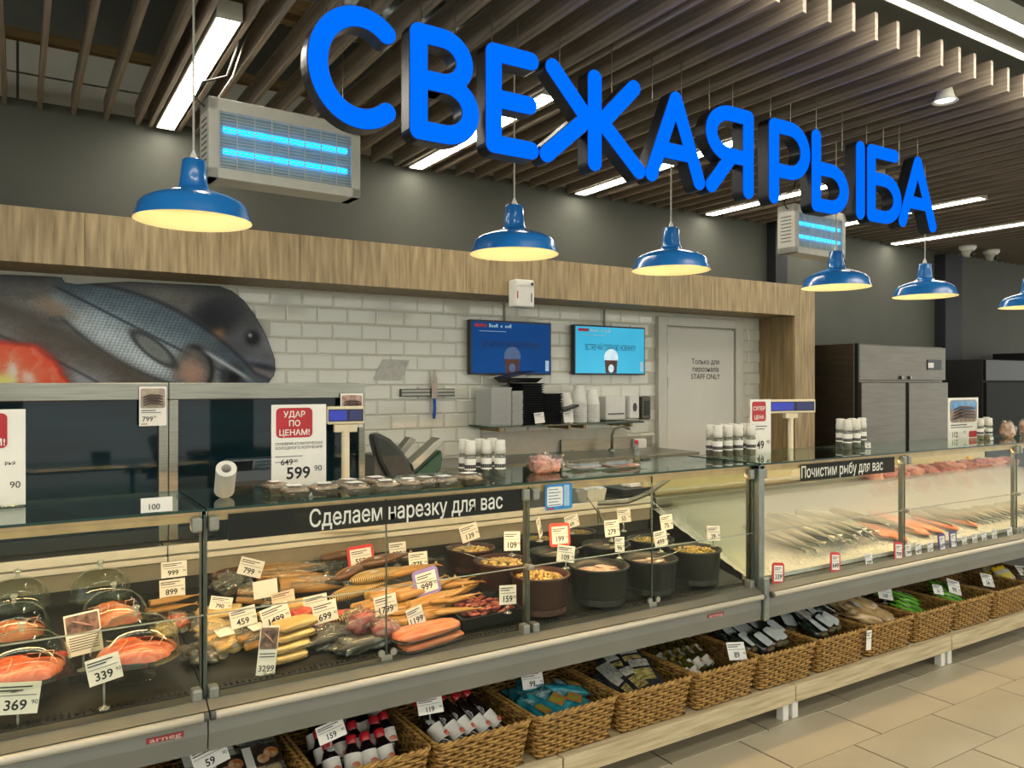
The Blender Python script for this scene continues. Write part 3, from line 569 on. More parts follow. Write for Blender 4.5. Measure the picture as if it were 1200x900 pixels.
q = tag(MB().box(-.11, .11, -.07, .07, 0, .062).build('worktop_crate', darksteel, bevel=.004), 'low steel crate under the yellow box', 'crate'); q.location = (p.x, 3.62, .97)
# ================================================================== DISPLAY CASES
def W(r): m = MB(); m.M = Matrix.Translation(-Vector(r.location)); return m
D = 2.5; ZT = 1.213; ZG = .65; ZM = .897
railw = mat('rail_white', '#d8d3c0', .4, 0, .04); backp = mat('case_back_beige', '#8d8672', .5, .1, .06); led = emi('case_led', '#ffcf94', 44.)
inside = mat('case_inside_dark', '#262722', .5, 0, .12)
icew = mat('crushed_ice', '#c9cdc6', .35, 0, .12, 60, bump=.6, bscale=90)
icewall = mat('case_back_pale', '#c9bd93', .45, 0, .04)
bandm = glass('dark_sticker', '#8d8f86', .02, .3, .2, body=.4, bodycol='#32332f')
def clamp(r, x, z, w_=.03, h_=.045, y=D-.012): W(r).box(x-w_/2, x+w_/2, y-.012, y+.03, z, z+h_).build('glass_clamp', mat('clamp_grey', '#8d8d82', .4, .4), r, bevel=.007)
def case(label, x0, x1, posts, mids, kind, sticker=None, lx0=None, lx1=None):
    r = thing('display_case', label, 'display case', ((x0+x1)/2, 2.95, 0), group='glass-fronted fish display cases'); a, b = x0+.002, x1-.002
    W(r).box(a, b, 2.95, 3.75, 0, .48).build('plinth', black, r)
    W(r).xprism([(2.47, .515), (3.3, .48), (3.75, .48), (3.75, .6), (2.54, .62), (2.47, .61)], a, b).build('tub', inside, r)
    W(r).xprism([(2.452, .505), (2.446, .56), (2.45, .615), (2.47, .62), (2.47, .505)], a, b).build('front_panel', greyp, r)
    W(r).xprism([(2.44, .616), (2.436, .632), (2.475, .651), (2.53, .651), (2.53, .6), (2.455, .6)], a, b).build('front_sill', mat('sill_metal', '#6a6b63', .45, .6, .05, 8), r)
    W(r).tube([(a+.01, 2.428, .618), (b-.01, 2.428, .618)], .0125, 12).build('bumper_rail', mat('bumper_light', '#bdb9a9', .35, .2, .03), r, smooth=True)
    for x in (a+.008, b-.008): W(r).tube([(x-.007, 2.428, .618), (x+.007, 2.428, .618)], .0132, 12).build('bumper_end', mat('bumper_dark', '#4b4b46', .5), r)
    W(r).box(a, b, 3.2, 3.8, .93, .967).build('rear_worktop', steel, r, bevel=.003); W(r).box(a, b, 3.25, 3.75, .6, .93).build('rear_body', darksteel, r)
    if kind == 'dark':
        W(r).xprism([(2.53, deck_z(2.53)-.03), (2.53, deck_z(2.53)), (3.22, deck_z(3.22)), (3.22, deck_z(3.22)-.03)], a, b).build('display_deck', charcoal, r)
        W(r).box(a, b, 3.215, 3.25, .75, .87).build('inner_back', inside, r)
        rr = W(r).box(a, b, 3.185, 3.2, .952, .985).box(a, b, 3.18, 3.2, .925, .945); rr.build('rear_rail', railw, r, bevel=.003)
        W(r).box(a, b, 3.2, 3.215, .86, .925).build('rear_skirt', backp, r)
        g = W(r)
        for i in range(int((b-a)/.018)): g.box(a+.01+i*.018, a+.017+i*.018, 2.535, 2.57, .652, .662)
        g.build('vent_slots', black, r)
    else:
        W(r).box(a, b, 3.3, 3.33, .8, 1.06).build('inner_back', icewall, r)
        W(r).box(a, b, 3.28, 3.31, .985, 1.0).build('rear_rail', railw, r)
        W(r).box(a, b, 2.53, 2.6, .655, .675).build('tag_ledge', icew, r)
    # top glass and its edge light
    W(r).box(a, b, D-.02, 2.95, ZT, ZT+.008, side=1).build('top_glass', [topg, gedge], r)
    W(r).box(a+.01, b-.01, D+.007, D+.034, ZT-.022, ZT-.004).box(a+.01, b-.01, D+.006, D+.012, ZT-.034, ZT-.022).build('light_bar', mat('light_bar_beige', '#c5a57a', .4, .1), r)
    W(r).box(a+.02, b-.02, D+.016, D+.032, ZT-.0245, ZT-.0225).build('led_strip', led, r)
    ps = [a]+posts+[b]
    for x in ps:
        W(r).box(x-.008, x+.008, D+.012, D+.03, ZG, ZT).build('post', mat('post_grey', '#6e6d62', .3, .8), r)
        W(r).box(x-.008, x+.008, D+.01, 2.95, ZT-.02, ZT-.002).build('top_bracket', alu, r)
    allx = sorted(ps+mids); m = 0
    for p_, q_ in zip(allx[:-1], allx[1:]):
        W(r).box(p_+.006, q_-.006, D-.004, D+.004, ZM+.0015, ZT-.012).build('upper_pane', pane, r); W(r).box(p_+.006, q_-.006, D-.004, D+.004, ZG, ZM-.0015).build('lower_pane', pane, r)
    e = W(r)
    for p_ in allx: e.box(p_-.0015, p_+.0015, D-.0045, D+.0045, ZG, ZT-.012)
    e.build('pane_edges', mat('pane_edge', '#4c5a50', .2, 0, .1), r)
    e = W(r).box(a, b, D-.0042, D+.0042, ZM-.0012, ZM+.0012).build('pane_joint', mat('joint_pale', '#9aa094', .3), r)
    for x in ps:
        for d in (-.022, .022):
            if a-.001 < x+d < b+.001: clamp(r, x+d, ZG-.012); clamp(r, x+d, ZT-.062)
        if x in posts: clamp(r, x, ZM-.012, .03, .022)
    for x in mids:
        for d in (-.022, .022): o = MB().at(Mx((x+d-r.location.x, D-.006-2.95, ZG+.03), 0, R(90))).lathe([(.012, 0), (.012, .01)], 14, cap1=True, cap0=True).build('glass_knob', alu, r)
        W(r).box(x-.02, x+.02, D-.008, D-.002, ZG-.004, ZG+.02).build('knob_plate', alu, r)
    if sticker:
        xs, xe, body, tx0, tx1 = sticker
        W(r).box(xs, xe, D-.0062, D-.0048, 1.115, 1.197).build('sticker_band', bandm, r)
        t = W(r); letter(t, body, (tx0+tx1)/2, 1.132, .078, D-.0075, bold=.010, width=tx1-tx0); t.build('sticker_lettering', mat('sticker_white', '#dcdcd2', .6, 0, .02), r)
    def plate(x): return W(r).box(x-.05, x+.05, 2.4455, 2.4475, .568, .584)
    if lx0: plate(lx0).build('maker_plate', mat('plate_red', '#8e2f2f', .5), r); t = W(r); letter(t, 'arneg', lx0, .5705, .019, 2.4445, bold=.01, width=.085); t.build('maker_lettering', mat('plate_ink', '#c9a8a0', .5), r)
    return r
CA_ = case('glass display case with domed cake stands at the left picture edge', -.72, .4775, [], [], 'dark', None, .36)
CB_ = case('middle glass display case of smoked fish and brown salad pots', .4775, 2.9, [1.65], [1.066, 2.275], 'dark', (.545, 1.62, 'Сделаем нарезку для вас', .797, 1.528), 2.60)
CC_ = case('misty glass display case of fish on ice at right', 2.94, 6.55, [4.12, 5.34], [], 'ice', (3.235, 4.02, 'Почистим рыбу для вас', 3.24, 3.91))
# end panels between the cases
for r, x in ((CB_, 2.892), (CC_, 2.948)):
    q = W(r); q.M = q.M @ Matrix.Identity(4); q.add([(x-.003, D, ZG), (x-.003, 3.2, .97), (x-.003, 3.2, ZT-.05), (x-.003, 2.95, ZT), (x-.003, D, ZT), (x+.003, D, ZG), (x+.003, 3.2, .97), (x+.003, 3.2, ZT-.05), (x+.003, 2.95, ZT), (x+.003, D, ZT)],
        [(0, 1, 2, 3, 4), (9, 8, 7, 6, 5)]+[(i, (i+1) % 5, 5+(i+1) % 5, 5+i) for i in range(5)]); q.build('end_glass', pane, r)
tag(MB().box(2.903, 2.937, 2.43, 2.47, .50, .70).box(2.903, 2.937, 2.46, 2.54, .6, ZT+.004).box(2.903, 2.937, 2.46, 2.9, ZT-.02, ZT+.004).build('joint_column', mat('joint_steel', '#8c938c', .3, .7), bevel=.006), 'grey steel joint column between the smoked fish case and the ice case', 'column')
# ================================================================== MIST over the ice
mv = bpy.data.materials.new('cold_mist'); mv.use_nodes = True; nt = mv.node_tree; nt.nodes.clear(); o_ = nt.nodes.new('ShaderNodeOutputMaterial'); vsn = nt.nodes.new('ShaderNodeVolumeScatter'); vsn.inputs['Color'].default_value = (1., .96, .88, 1); vsn.inputs['Density'].default_value = 5.5; vsn.inputs['Anisotropy'].default_value = .2
nt.links.new(vsn.outputs[0], o_.inputs['Volume'])
def bed_z(Y): return .672+.36*(Y-2.6)
mist = MB().xprism([(2.62, bed_z(2.62)+.012), (3.12, bed_z(3.12)+.012), (3.12, .965), (2.95, .955), (2.74, .87)], 2.97, 6.5).build('cold_mist', mv)
tag(mist, 'pale cold mist drifting over the iced fish', 'mist', kind='stuff')
# ================================================================== PRICE TAGS
redf = mat('tag_red', '#c62a2a', .4, 0, .05); purf = mat('tag_purple', '#8f7fc4', .4, 0, .05); orgf = mat('tag_orange', '#d8472c', .4, 0, .05); dpur = mat('tag_dark_purple', '#4b3a7c', .4)
clipm = glass('clip_clear', '#e6e8e2', .08, .7, .05, body=.25, bodycol='#d8dad2')
def price_tag(p, w_, h_, price, where, roll=0, yaw=0, tilt=-8, frame=None, base=True, kop='90', lines=True, colour=None, foot=None, extra=''):
    """p = centre of the card in the place; the thing's origin is at the foot of the card."""
    ft = foot if foot is not None else (h_/2+.03)
    fn = {None: 'white', 'r': 'red-framed', 'p': 'purple-framed', 'o': 'orange-framed', 'dp': 'violet-framed'}[frame]
    lb = extra or ('%s price tag%s %s' % (fn, (' reading '+price+((' '+kop) if kop else '')) if price else '', where))
    r = thing('price_tag', lb, 'price tag', (p.x, p.y, p.z-ft), R(yaw))
    M_ = Mx((0, 0, ft), 0, R(tilt), R(roll)); m = MB().at(M_)
    if frame:
        b = .16*h_; m2 = MB().at(M_); m2.prism(rrect(-w_/2-b, w_/2+b, -h_/2-b, h_/2+b*1.2, b*1.3), -.0005, .003); m2.build('frame', {'r': redf, 'p': purf, 'o': orgf, 'dp': dpur}[frame], r)
    m.prism([(-w_/2, -h_/2), (w_/2, -h_/2), (w_/2, h_/2), (-w_/2, h_/2)], -.0018, -.0006 if frame else .0); m.build('card', colour or card, r)
    t = MB().at(M_)
    if price: letter(t, price, -.04*w_, -.36*h_, .44*h_, -.0024, bold=.02); letter(t, kop, .40*w_, -.2*h_, .2*h_, -.0024)
    if lines:
        for k_, (a, b, c) in enumerate(((-.45, .3, .33), (-.45, .1, .22), (-.45, .42, .08))): t.box(a*w_, b*w_, -.0026, -.0022, c*h_, c*h_+(.045 if k_ < 2 else .02)*h_)
    if t.v: t.build('print', ink, r)
    if base:
        q = MB(); q.lathe([(.017, 0), (.016, .004), (.006, .009), (.003, .012)], 12, cap0=True); q.tube([(0, 0, .008), (0, .003, ft-h_*.42)], .0035, 6); q.build('clip', clipm, r, smooth=True)
    return r
def ptag(x, y, w_, h_, price, where, on='deck', lift=.07, Y=None, **k):
    p = deck(x, y, lift) if Y is None else px(x, y, Y); s = mpp(x, p.y)
    if 'foot' not in k and Y is None: k['foot'] = max(h_*s/2, p.z-deck_z(p.y)-.002-.0*lift) if k.pop('drop', False) else None
    k.pop('drop', None)
    return price_tag(p, w_*s, h_*s, price, where, **k)
# ================================================================== COUNTER-TOP PRICE BOARDS
def board(label, x0, y0, x1, y1, Y, build):
    a, b = px(x0, y0, Y), px(x1, y1, Y); w_ = b.x-a.x; h_ = (px((x0+x1)/2, y0, Y).z-px((x0+x1)/2, y1, Y).z); z = px((x0+x1)/2, y1, Y).z
    r = thing('price_board', label, 'price board', ((a.x+b.x)/2, Y, z)); MB().box(-w_/2, w_/2, -.002, .002, 0, h_).build('card', card, r); build(r, w_, h_); return r
def std(badge, rows, old=None, price=None, kop='90', foot=True, right=None):
    def f(r, w_, h_):
        if badge:
            MB().prism(rrect(-.42*w_, .24*w_, .6*h_, .96*h_, .08*w_), -.0035, -.002).build('badge', red, r); t = MB(); n = len(badge)
            for i, s_ in enumerate(badge): letter(t, s_, -.09*w_, h_*(.96-.36*(i+1)/(n+.25)), .098*h_, -.0042, bold=.015)
            t.build('badge_lettering', card, r)
        t = MB()
        for i, (s_, sz, z) in enumerate(rows): t.box(-.44*w_, (.3-.12*i)*w_, -.0034, -.003, z*h_, (z+sz*.35)*h_) if s_ is None else letter(t, s_, -.44*w_, z*h_, sz*h_, -.003, 'LEFT', bold=.008, width=.86*w_ if i < 2 else .6*w_)
        if right: letter(t, right, .28*w_, .42*h_, .05*h_, -.003, bold=.008)
        if old: letter(t, old, -.34*w_, .27*h_, .1*h_, -.003, 'LEFT', bold=.012); letter(t, '90', -.1*w_, .3*h_, .05*h_, -.003, 'LEFT'); t.box(-.44*w_, -.06*w_, -.0034, -.003, .305*h_, .311*h_)
        if price: letter(t, price, -.02*w_, .1*h_, .2*h_, -.003, bold=.02); letter(t, kop, .27*w_, .18*h_, .1*h_, -.003, 'LEFT')
        t.build('print', ink, r); MB().box(-.42*w_, -.24*w_, -.0034, -.002, .03*h_, .045*h_).build('red_print', red, r)
        if foot: MB().box(-w_*.48, w_*.48, -.02, .025, -.0045, .004).build('stand', acry, r); MB().box(-w_*.5, w_*.5, .002, .005, -.002, h_*.3).build('stand_back', acry, r)
    return f
board('large white price board with red badge reading 599 90', 318, 474, 382, 570, 2.86, std(('УДАР', 'ПО', 'ЦЕНАМ!'), (('СКУМБРИЯ АТЛАНТИЧЕСКАЯ', .045, .51), ('ХОЛОДНОГО КОПЧЕНИЯ', .045, .46), (None, .02, .37)), '649', '599'))
board('large white price board cut off by the left picture edge', -55, 480, 30, 594, 2.83, std(('УДАР', 'ПО', 'ЦЕНАМ!'), (), None, '9', right='РЬЯ'))
board('tall white price board with red badge reading 49 90 beside grinders', 879, 468, 903, 532, 2.9, std(('СУПЕР', 'ЦЕНА'), ((None, .04, .5), (None, .04, .45)), None, '49'))
def photo_board(price, pcol, pcol2, sky=None, badge=False):
    def f(r, w_, h_):
        MB().prism(rrect(-.45*w_, .45*w_, .45*h_, .95*h_, .08*w_), -.0032, -.002).build('photo', mat('photo_'+pcol[1:], pcol, .4, 0, .3, 25, col2=pcol2, detail=5), r)
        if sky: MB().prism(rrect(-.42*w_, .43*w_, .72*h_, .93*h_, .05*w_), -.004, -.0032).build('photo_sky', mat('photo_sky', '#2f7fc0', .4, 0, .2, 20, col2='#7fa9c8'), r)
        m = MB()
        for i in range(4): q = .52+.07*i; m.tube([(-.36*w_, -.004, (q)*h_), (-.1*w_, -.005, (q+.06)*h_), (.2*w_, -.005, (q+.05)*h_), (.38*w_, -.004, (q+.01)*h_)], [.006, .014*h_/.15, .012*h_/.15, .003], 8, flat=.3)
        m.build('photo_fish', mat('photo_fish', '#3c302e', .4, 0, .3, 40, col2='#6c5a52'), r, smooth=True)
        t = MB(); price and (letter(t, price, -.4*w_, .12*h_, .17*h_, -.003, 'LEFT', bold=.015), letter(t, '90', .0*w_, .2*h_, .08*h_, -.003, 'LEFT')); t.box(-.42*w_, .1*w_, -.003, -.0022, .38*h_, .4*h_).box(-.42*w_, .3*w_, -.003, -.0022, .33*h_, .345*h_); t.build('print', ink, r)
        MB().box(-.42*w_, -.2*w_, -.003, -.002, .04*h_, .06*h_).build('red_print', red, r)
        if badge: MB().prism(rrect(.18*w_, .44*w_, .1*h_, .24*h_, .03*w_), -.004, -.002).build('badge', red, r)
    return f
board('small white price card with fish photo reading 799, on the screen frame', 163, 453, 195, 499, 3.36, photo_board('799', '#8a8176', '#b5a796'))
board('small photo price card half hidden behind the scale display', 399, 461, 425, 501, 3.36, photo_board('', '#c9beb0', '#8f4a3c'))
board('white price card with squid photo and blue sky reading 112 90', 1111, 466, 1146, 518, 2.88, photo_board('112', '#6b5a50', '#b09a85', True, True))
p = pz(184, 600, ZT+.009); q = board('low clear price strip reading 100 standing on the left glass top', 165, 583, 202, 600, p.y, lambda r, w_, h_: letter(MB(), '100', -.1*w_, .2*h_, .55*h_, -.003, bold=.01).build('print', inkg, r))
# ================================================================== FISH SHAPES
def fish_mb(L=.3, Hh=.045, Wd=.028, n=14, m=12, tail=True, headless=False, bend=0.):
    mb = MB(); secs = []
    prof = [(0, .12), (.04, .45), (.1, .72), (.2, .93), (.32, 1.), (.45, .96), (.6, .78), (.74, .52), (.86, .27), (.93, .16), (.97, .15)]
    if headless: prof = [(0, .9), (.02, .97)]+prof[3:]
    vs = []; fs = []; nb = 10
    for t, h in prof:
        for i in range(nb):
            a = 2*PI*i/nb; yb = bend*math.sin(PI*t)
            vs.append(((t-.5)*L, yb+Hh*h*math.cos(a), Wd*(h**.8)*math.sin(a)))
    for j in range(len(prof)-1):
        for i in range(nb): fs.append((j*nb+i, j*nb+(i+1) % nb, (j+1)*nb+(i+1) % nb, (j+1)*nb+i))
    fs.append(tuple(range(nb))); fs.append(tuple(range((len(prof)-1)*nb, len(prof)*nb))[::-1]); mb.add(vs, fs); return mb
def tail_mb(L, Hh):
    t = MB(); x = .465*L; pts = [(x, -Hh*.14), (x+.03*L, -Hh*.3), (x+.1*L, -Hh*.85), (x+.075*L, -Hh*.1), (x+.075*L, Hh*.1), (x+.1*L, Hh*.85), (x+.03*L, Hh*.3), (x, Hh*.14)]
    t.at(Matrix.Rotation(R(-90), 4, 'X')); t.prism(pts, -.0015, .0015); return t
def fin_mb(L, Hh):
    t = MB(); t.at(Matrix.Rotation(R(-90), 4, 'X')); t.prism([(-.1*L, Hh*.92), (.02*L, Hh*1.35), (.06*L, Hh*1.3), (.12*L, Hh*.85)], -.001, .001); t.prism([(.02*L, -Hh*.9), (.1*L, -Hh*1.25), (.14*L, -Hh*.75)], -.001, .001); return t
def fishmat(name, belly, back, stripe=None, rough=.28, coat=.4):
    m = mat(name, belly, rough, 0, .15, 30, coat=coat, bump=.08); nt = m.node_tree; N = nt.nodes; L = nt.links; p = N['Principled BSDF']
    tc = N.new('ShaderNodeTexCoord'); sx = N.new('ShaderNodeSeparateXYZ'); L.new(tc.outputs['Generated'], sx.inputs[0])
    rp = N.new('ShaderNodeValToRGB'); e = rp.color_ramp.elements; e[0].position = .5; e[1].position = .66; e[0].color = (1, 1, 1, 1); e[1].color = (0, 0, 0, 1); L.new(sx.outputs['Y'], rp.inputs[0])
    mx = N.new('ShaderNodeMix'); mx.data_type = 'RGBA'; old = p.inputs['Base Color'].links[0].from_socket; L.new(old, mx.inputs[6]); mx.inputs[7].default_value = (*lin(back), 1); L.new(mx.outputs[2], p.inputs['Base Color'])
    fac = rp.outputs[0]
    if stripe:
        wv = N.new('ShaderNodeTexWave'); wv.inputs['Scale'].default_value = stripe; wv.inputs['Distortion'].default_value = 1.5; wv.bands_direction = 'X'; L.new(tc.outputs['Generated'], wv.inputs['Vector'])
        r2 = N.new('ShaderNodeValToRGB'); r2.color_ramp.elements[0].position = .35; r2.color_ramp.elements[1].position = .55; L.new(wv.outputs['Fac'], r2.inputs[0])
        mu = N.new('ShaderNodeMath'); mu.operation = 'MULTIPLY'; L.new(fac, mu.inputs[0]); L.new(r2.outputs[0], mu.inputs[1]); fac = mu.outputs[0]
    L.new(fac, mx.inputs[0]); return m
gold = fishmat('smoked_gold', '#d4b06c', '#a87c3c'); mack = fishmat('smoked_mackerel', '#d0ac66', '#2a2414', 12.); brown = fishmat('smoked_brown', '#b5803c', '#5e3c1c'); dkfish = fishmat('dried_dark', '#7d6a48', '#3c3424')
silver = fishmat('fresh_silver', '#d6d3c6', '#6f746e', rough=.2); silver2 = fishmat('fresh_grey', '#b9b6a8', '#565b55', rough=.22)
salm = mat('salmon_flesh', '#c8643c', .3, 0, .15, 12, stretch=(1, 6, 1), col2='#e0936a', coat=.4, bump=.1); salm2 = mat('salmon_bright', '#d4572f', .28, 0, .15, 25, stretch=(1, 4, 1), col2='#ec8a62', coat=.5, bump=.25)
skin = mat('fish_skin_dark', '#37342c', .3, 0, .2, 30, coat=.4); redf_ = mat('red_fillet', '#b03a28', .3, 0, .2, 20, col2='#d2644a', coat=.5, bump=.2); tuna = mat('tuna_red', '#7d2e2c', .3, 0, .15, 14, stretch=(1, 1, 5), col2='#a5524c', coat=.5)
butter = mat('pale_fillet', '#c7a15c', .35, 0, .15, 14, col2='#dcc084', coat=.3, bump=.1); stk = mat('steak_edge', '#6c5526', .4, 0, .2, 20)
FM = {}
def fish_kind(kind):
    if kind in FM: return FM[kind]
    Lh = {'mackerel': (.30, .034, .024, mack), 'gold': (.30, .032, .02, gold), 'brown': (.32, .04, .028, brown), 'dried': (.30, .036, .012, dkfish), 'silver': (.36, .055, .034, silver), 'grey': (.34, .042, .028, silver2), 'sprat': (.16, .014, .010, gold)}[kind]
    L, h, w_, m = Lh; b = fish_mb(L, h, w_, headless=kind in ('gold',)).mesh('body', m, True); t = tail_mb(L, h).mesh('tail_fin', m); f = fin_mb(L, h).mesh('fins', m); FM[kind] = (b, t, f, w_, L); return FM[kind]
def fish(kind, loc, rz, label, cat='fish', tilt=0, s=1., group=None, pitch=None, eye=True, name=None):
    b, t, f, w_, L = fish_kind(kind); pitch = math.atan(DKS) if pitch is None else pitch
    r = thing(name or {'mackerel': 'smoked_mackerel', 'gold': 'smoked_fillet_fish', 'brown': 'smoked_fish', 'dried': 'dried_fish', 'silver': 'whole_fish', 'grey': 'whole_fish', 'sprat': 'smoked_sprat'}[kind], label, cat, loc, group=group)
    M_ = Matrix.Rotation(pitch, 4, 'X') @ Matrix.Rotation(rz, 4, 'Z') @ Matrix.Rotation(tilt, 4, 'X'); r.rotation_euler = M_.to_euler(); r.scale = (s, s, s)
    put('body', b, r); put('tail_fin', t, r)
    if kind not in ('sprat', 'gold'): put('fins', f, r); put('eye', EYE, r, loc=(-.43*L, Lh_eye(kind), w_*.42))
    return r
EYE = MB().ball((0, 0, 0), .005, 8, 6).mesh('eye', black, True)
def Lh_eye(k_): return .006
# lumpy vacuum packs
def lump_mesh(w_, d_, h_, m, seed, amp=.18, n=18, name='pack', ex=.6, crk=.35, taper=0.):
    off = Vector((seed*1.73, seed*.91, seed*.37)); n = max(n, 26)
    def sg(a, e): return (abs(a)**e)*(1 if a > 0 else -1)
    def fn(u, v):
        a = 2*PI*(u % 1); e = -PI/2+PI*v; x, y, z = sg(math.cos(a), ex)*abs(math.cos(e))**ex, sg(math.sin(a), ex)*abs(math.cos(e))**ex, sg(math.sin(e), .8)
        p = Vector((x, y, z)); q = 1+amp*(noise.noise(p*1.5+off)*1.3+.6*noise.noise(p*3.4+off))-amp*crk*abs(noise.noise(p*7+off))*2
        t = 1-taper*(x*.5+.5); return (w_/2*q*x, d_/2*q*y*t, h_/2+h_/2*z*(1+1.2*(q-1)))
    return MB().grid(fn, n, 13).mesh(name, m, True)
def slope_rot(rz, pitch=None): return (Matrix.Rotation(math.atan(DKS) if pitch is None else pitch, 4, 'X') @ Matrix.Rotation(rz, 4, 'Z')).to_euler()
def pack(name, label, cat, loc, size, m, seed, rz=0, amp=.25, wrap=True, group=None, pitch=None, labelcard=None):
    r = thing(name, label, cat, loc, group=group); r.rotation_euler = slope_rot(rz, pitch); w_, d_, h_ = size
    kd = {gold: 'gold', brown: 'brown', dkfish: 'dried'}.get(m)
    if kd and wrap:
        b, t, f, wd, L = fish_kind(kd); n_ = 3 if d_ > w_*.5 else 2
        for i in range(n_):
            y = (i-(n_-1)/2)*d_*.5; s_ = min(1.2, w_/L*1.02)
            for nm_, me in (('fish_body', b), ('fish_tail', t)): o = put(nm_, me, r, loc=(0, y, h_*.35+.012*(i % 2)), rot=(0, 0, R(8*(i-1)))); o.scale = (s_, min(1.1, s_*1.1), min(1.2, s_*1.3))
    else: put('contents', lump_mesh(w_*.93, d_*.9, h_*.9, m, seed, amp), r)
    if wrap:
        put('film_wrap', lump_mesh(w_*1.04, d_*1.08, h_*1.05, film, seed+1, amp*1.3, 34, crk=1.0), r)
        MB().grid(lambda u, v: ((w_*.5+v*.03), (u-.5)*d_*.7, h_*.4+.008*math.sin(u*25)+.006*math.sin(9*v)), 10, 2).build('film_seam', film, r, smooth=True)
    if labelcard: MB().grid(lambda u, v: ((u-.5)*w_*.4, (v-.5)*d_*.45, h_*1.12), 2, 2).build('sticker', labelcard, r)
    return r
def slab(name, label, cat, loc, size, top, side=None, rz=0, pitch=None, group=None, rnd_=.012, taper=.3):
    r = thing(name, label, cat, loc, group=group); r.rotation_euler = slope_rot(rz, pitch); w_, d_, h_ = size; sd = int(abs(loc[0])*1000+loc[1]*700) % 400
    put('flesh', lump_mesh(w_, d_, h_*.85, top, sd, .1, ex=.42, crk=.2, taper=taper), r, loc=(0, 0, h_*.15)); put('skin', lump_mesh(w_*1.01, d_*1.04, h_*.4, side or skin, sd, .1, ex=.42, crk=.1, taper=taper), r); return r
# ================================================================== DOMES (left case)
dome_g = glass('dome_glass', '#f0f3ec', .06, .9, .02)
def dome(label, X, Y, R_, what, col=None, knob=True):
    z = deck_z(Y); r = thing('cake_stand', 'glass footed cake stand '+label, 'cake stand', (X, Y, z+.012), group='glass cake stands')
    MB().lathe([(R_*.45, 0), (R_*.42, .006), (R_*.12, .016), (.012, .03), (.012, .05), (R_*.3, .056), (R_*.95, .06), (R_, .066)], 36).build('stand', dome_g, r, smooth=True)
    d = thing('glass_dome', 'clear glass dome '+label, 'glass dome', (X, Y, z+.0785), group='glass domes')
    hd_ = R_*.95; MB().lathe([(R_*.97, 0), (R_*.965, hd_*.1), (R_*.9, hd_*.42), (R_*.75, hd_*.72), (R_*.5, hd_*.92), (R_*.2, hd_*.99), (.004, hd_)], 40).build('cover', dome_g, d, smooth=True)
    MB().lathe([(.007, hd_), (.006, hd_+.012), (.011, hd_+.018), (.011, hd_+.026), (.002, hd_+.03)], 14).build('knob', glass('knob_glass', '#e8ece4', .1, .8, .04, body=.3), d, smooth=True)
    return r
zz = lambda Y: deck_z(Y)+.08
dome('over orange salmon at the left picture edge, front', .01, 2.655, .132, 0); dome('left middle, behind the salmon at the picture edge', -.01, 2.885, .108, 0); dome('empty, back left corner of the case', .0, 3.085, .098, 0)
dome('over bright orange salmon behind the 339 tag', .307, 2.655, .132, 0); dome('over pale salmon, second behind the 339 tag', .268, 2.885, .108, 0); dome('empty, rearmost behind the photo card', .245, 3.08, .1, 0)
def fillet(label, X, Y, L, Wd, h, m, rz):
    r = thing('salmon_piece', label, 'salmon', (X, Y, zz(Y)-.001), rz, group=None)
    def fn(u, v):
        a = 2*PI*u; q = 1+.07*math.sin(4*a+X*20)+.05*math.sin(9*a); k_ = math.sin(PI*min(1, v*1.0))
        rr = (1-(v**2.2))**.5; return (L/2*math.cos(a)*rr*q, Wd/2*math.sin(a)*rr*q*(1+.12*math.cos(a)), h*v*(1+.15*math.sin(5*a*.5+2)))
    MB().grid(fn, 28, 7).build('flesh', m, r, smooth=True)
    s_ = MB()
    for i in range(5): t_ = (i-2)*.16*L; s_.tube([(t_-.01, -Wd*.33, h*.78), (t_+.012, 0, h*1.0), (t_-.01, Wd*.33, h*.78)], .0014, 5)
    s_.build('fat_lines', mat('salmon_fat', '#f0c4a4', .35), r); return r
fillet('orange salmon slices under the front dome at the left picture edge', .01, 2.655, .22, .17, .05, salm2, .2); fillet('orange salmon slices under the dome behind the 339 tag', .307, 2.655, .22, .17, .05, salm2, -.1)
fillet('pale salmon fillet under the second dome from the photo card', .268, 2.885, .17, .13, .06, salm, .3); fillet('dull salmon fillet under the left middle dome', -.01, 2.885, .17, .13, .045, salm, .2)
ptag(21, 818, 44, 36, '369', 'in front of the salmon dome at the left edge', Y=2.545, roll=8, foot=.1); ptag(122, 784, 36, 30, '339', 'in front of the orange salmon dome', Y=2.54, roll=-10, foot=.115)
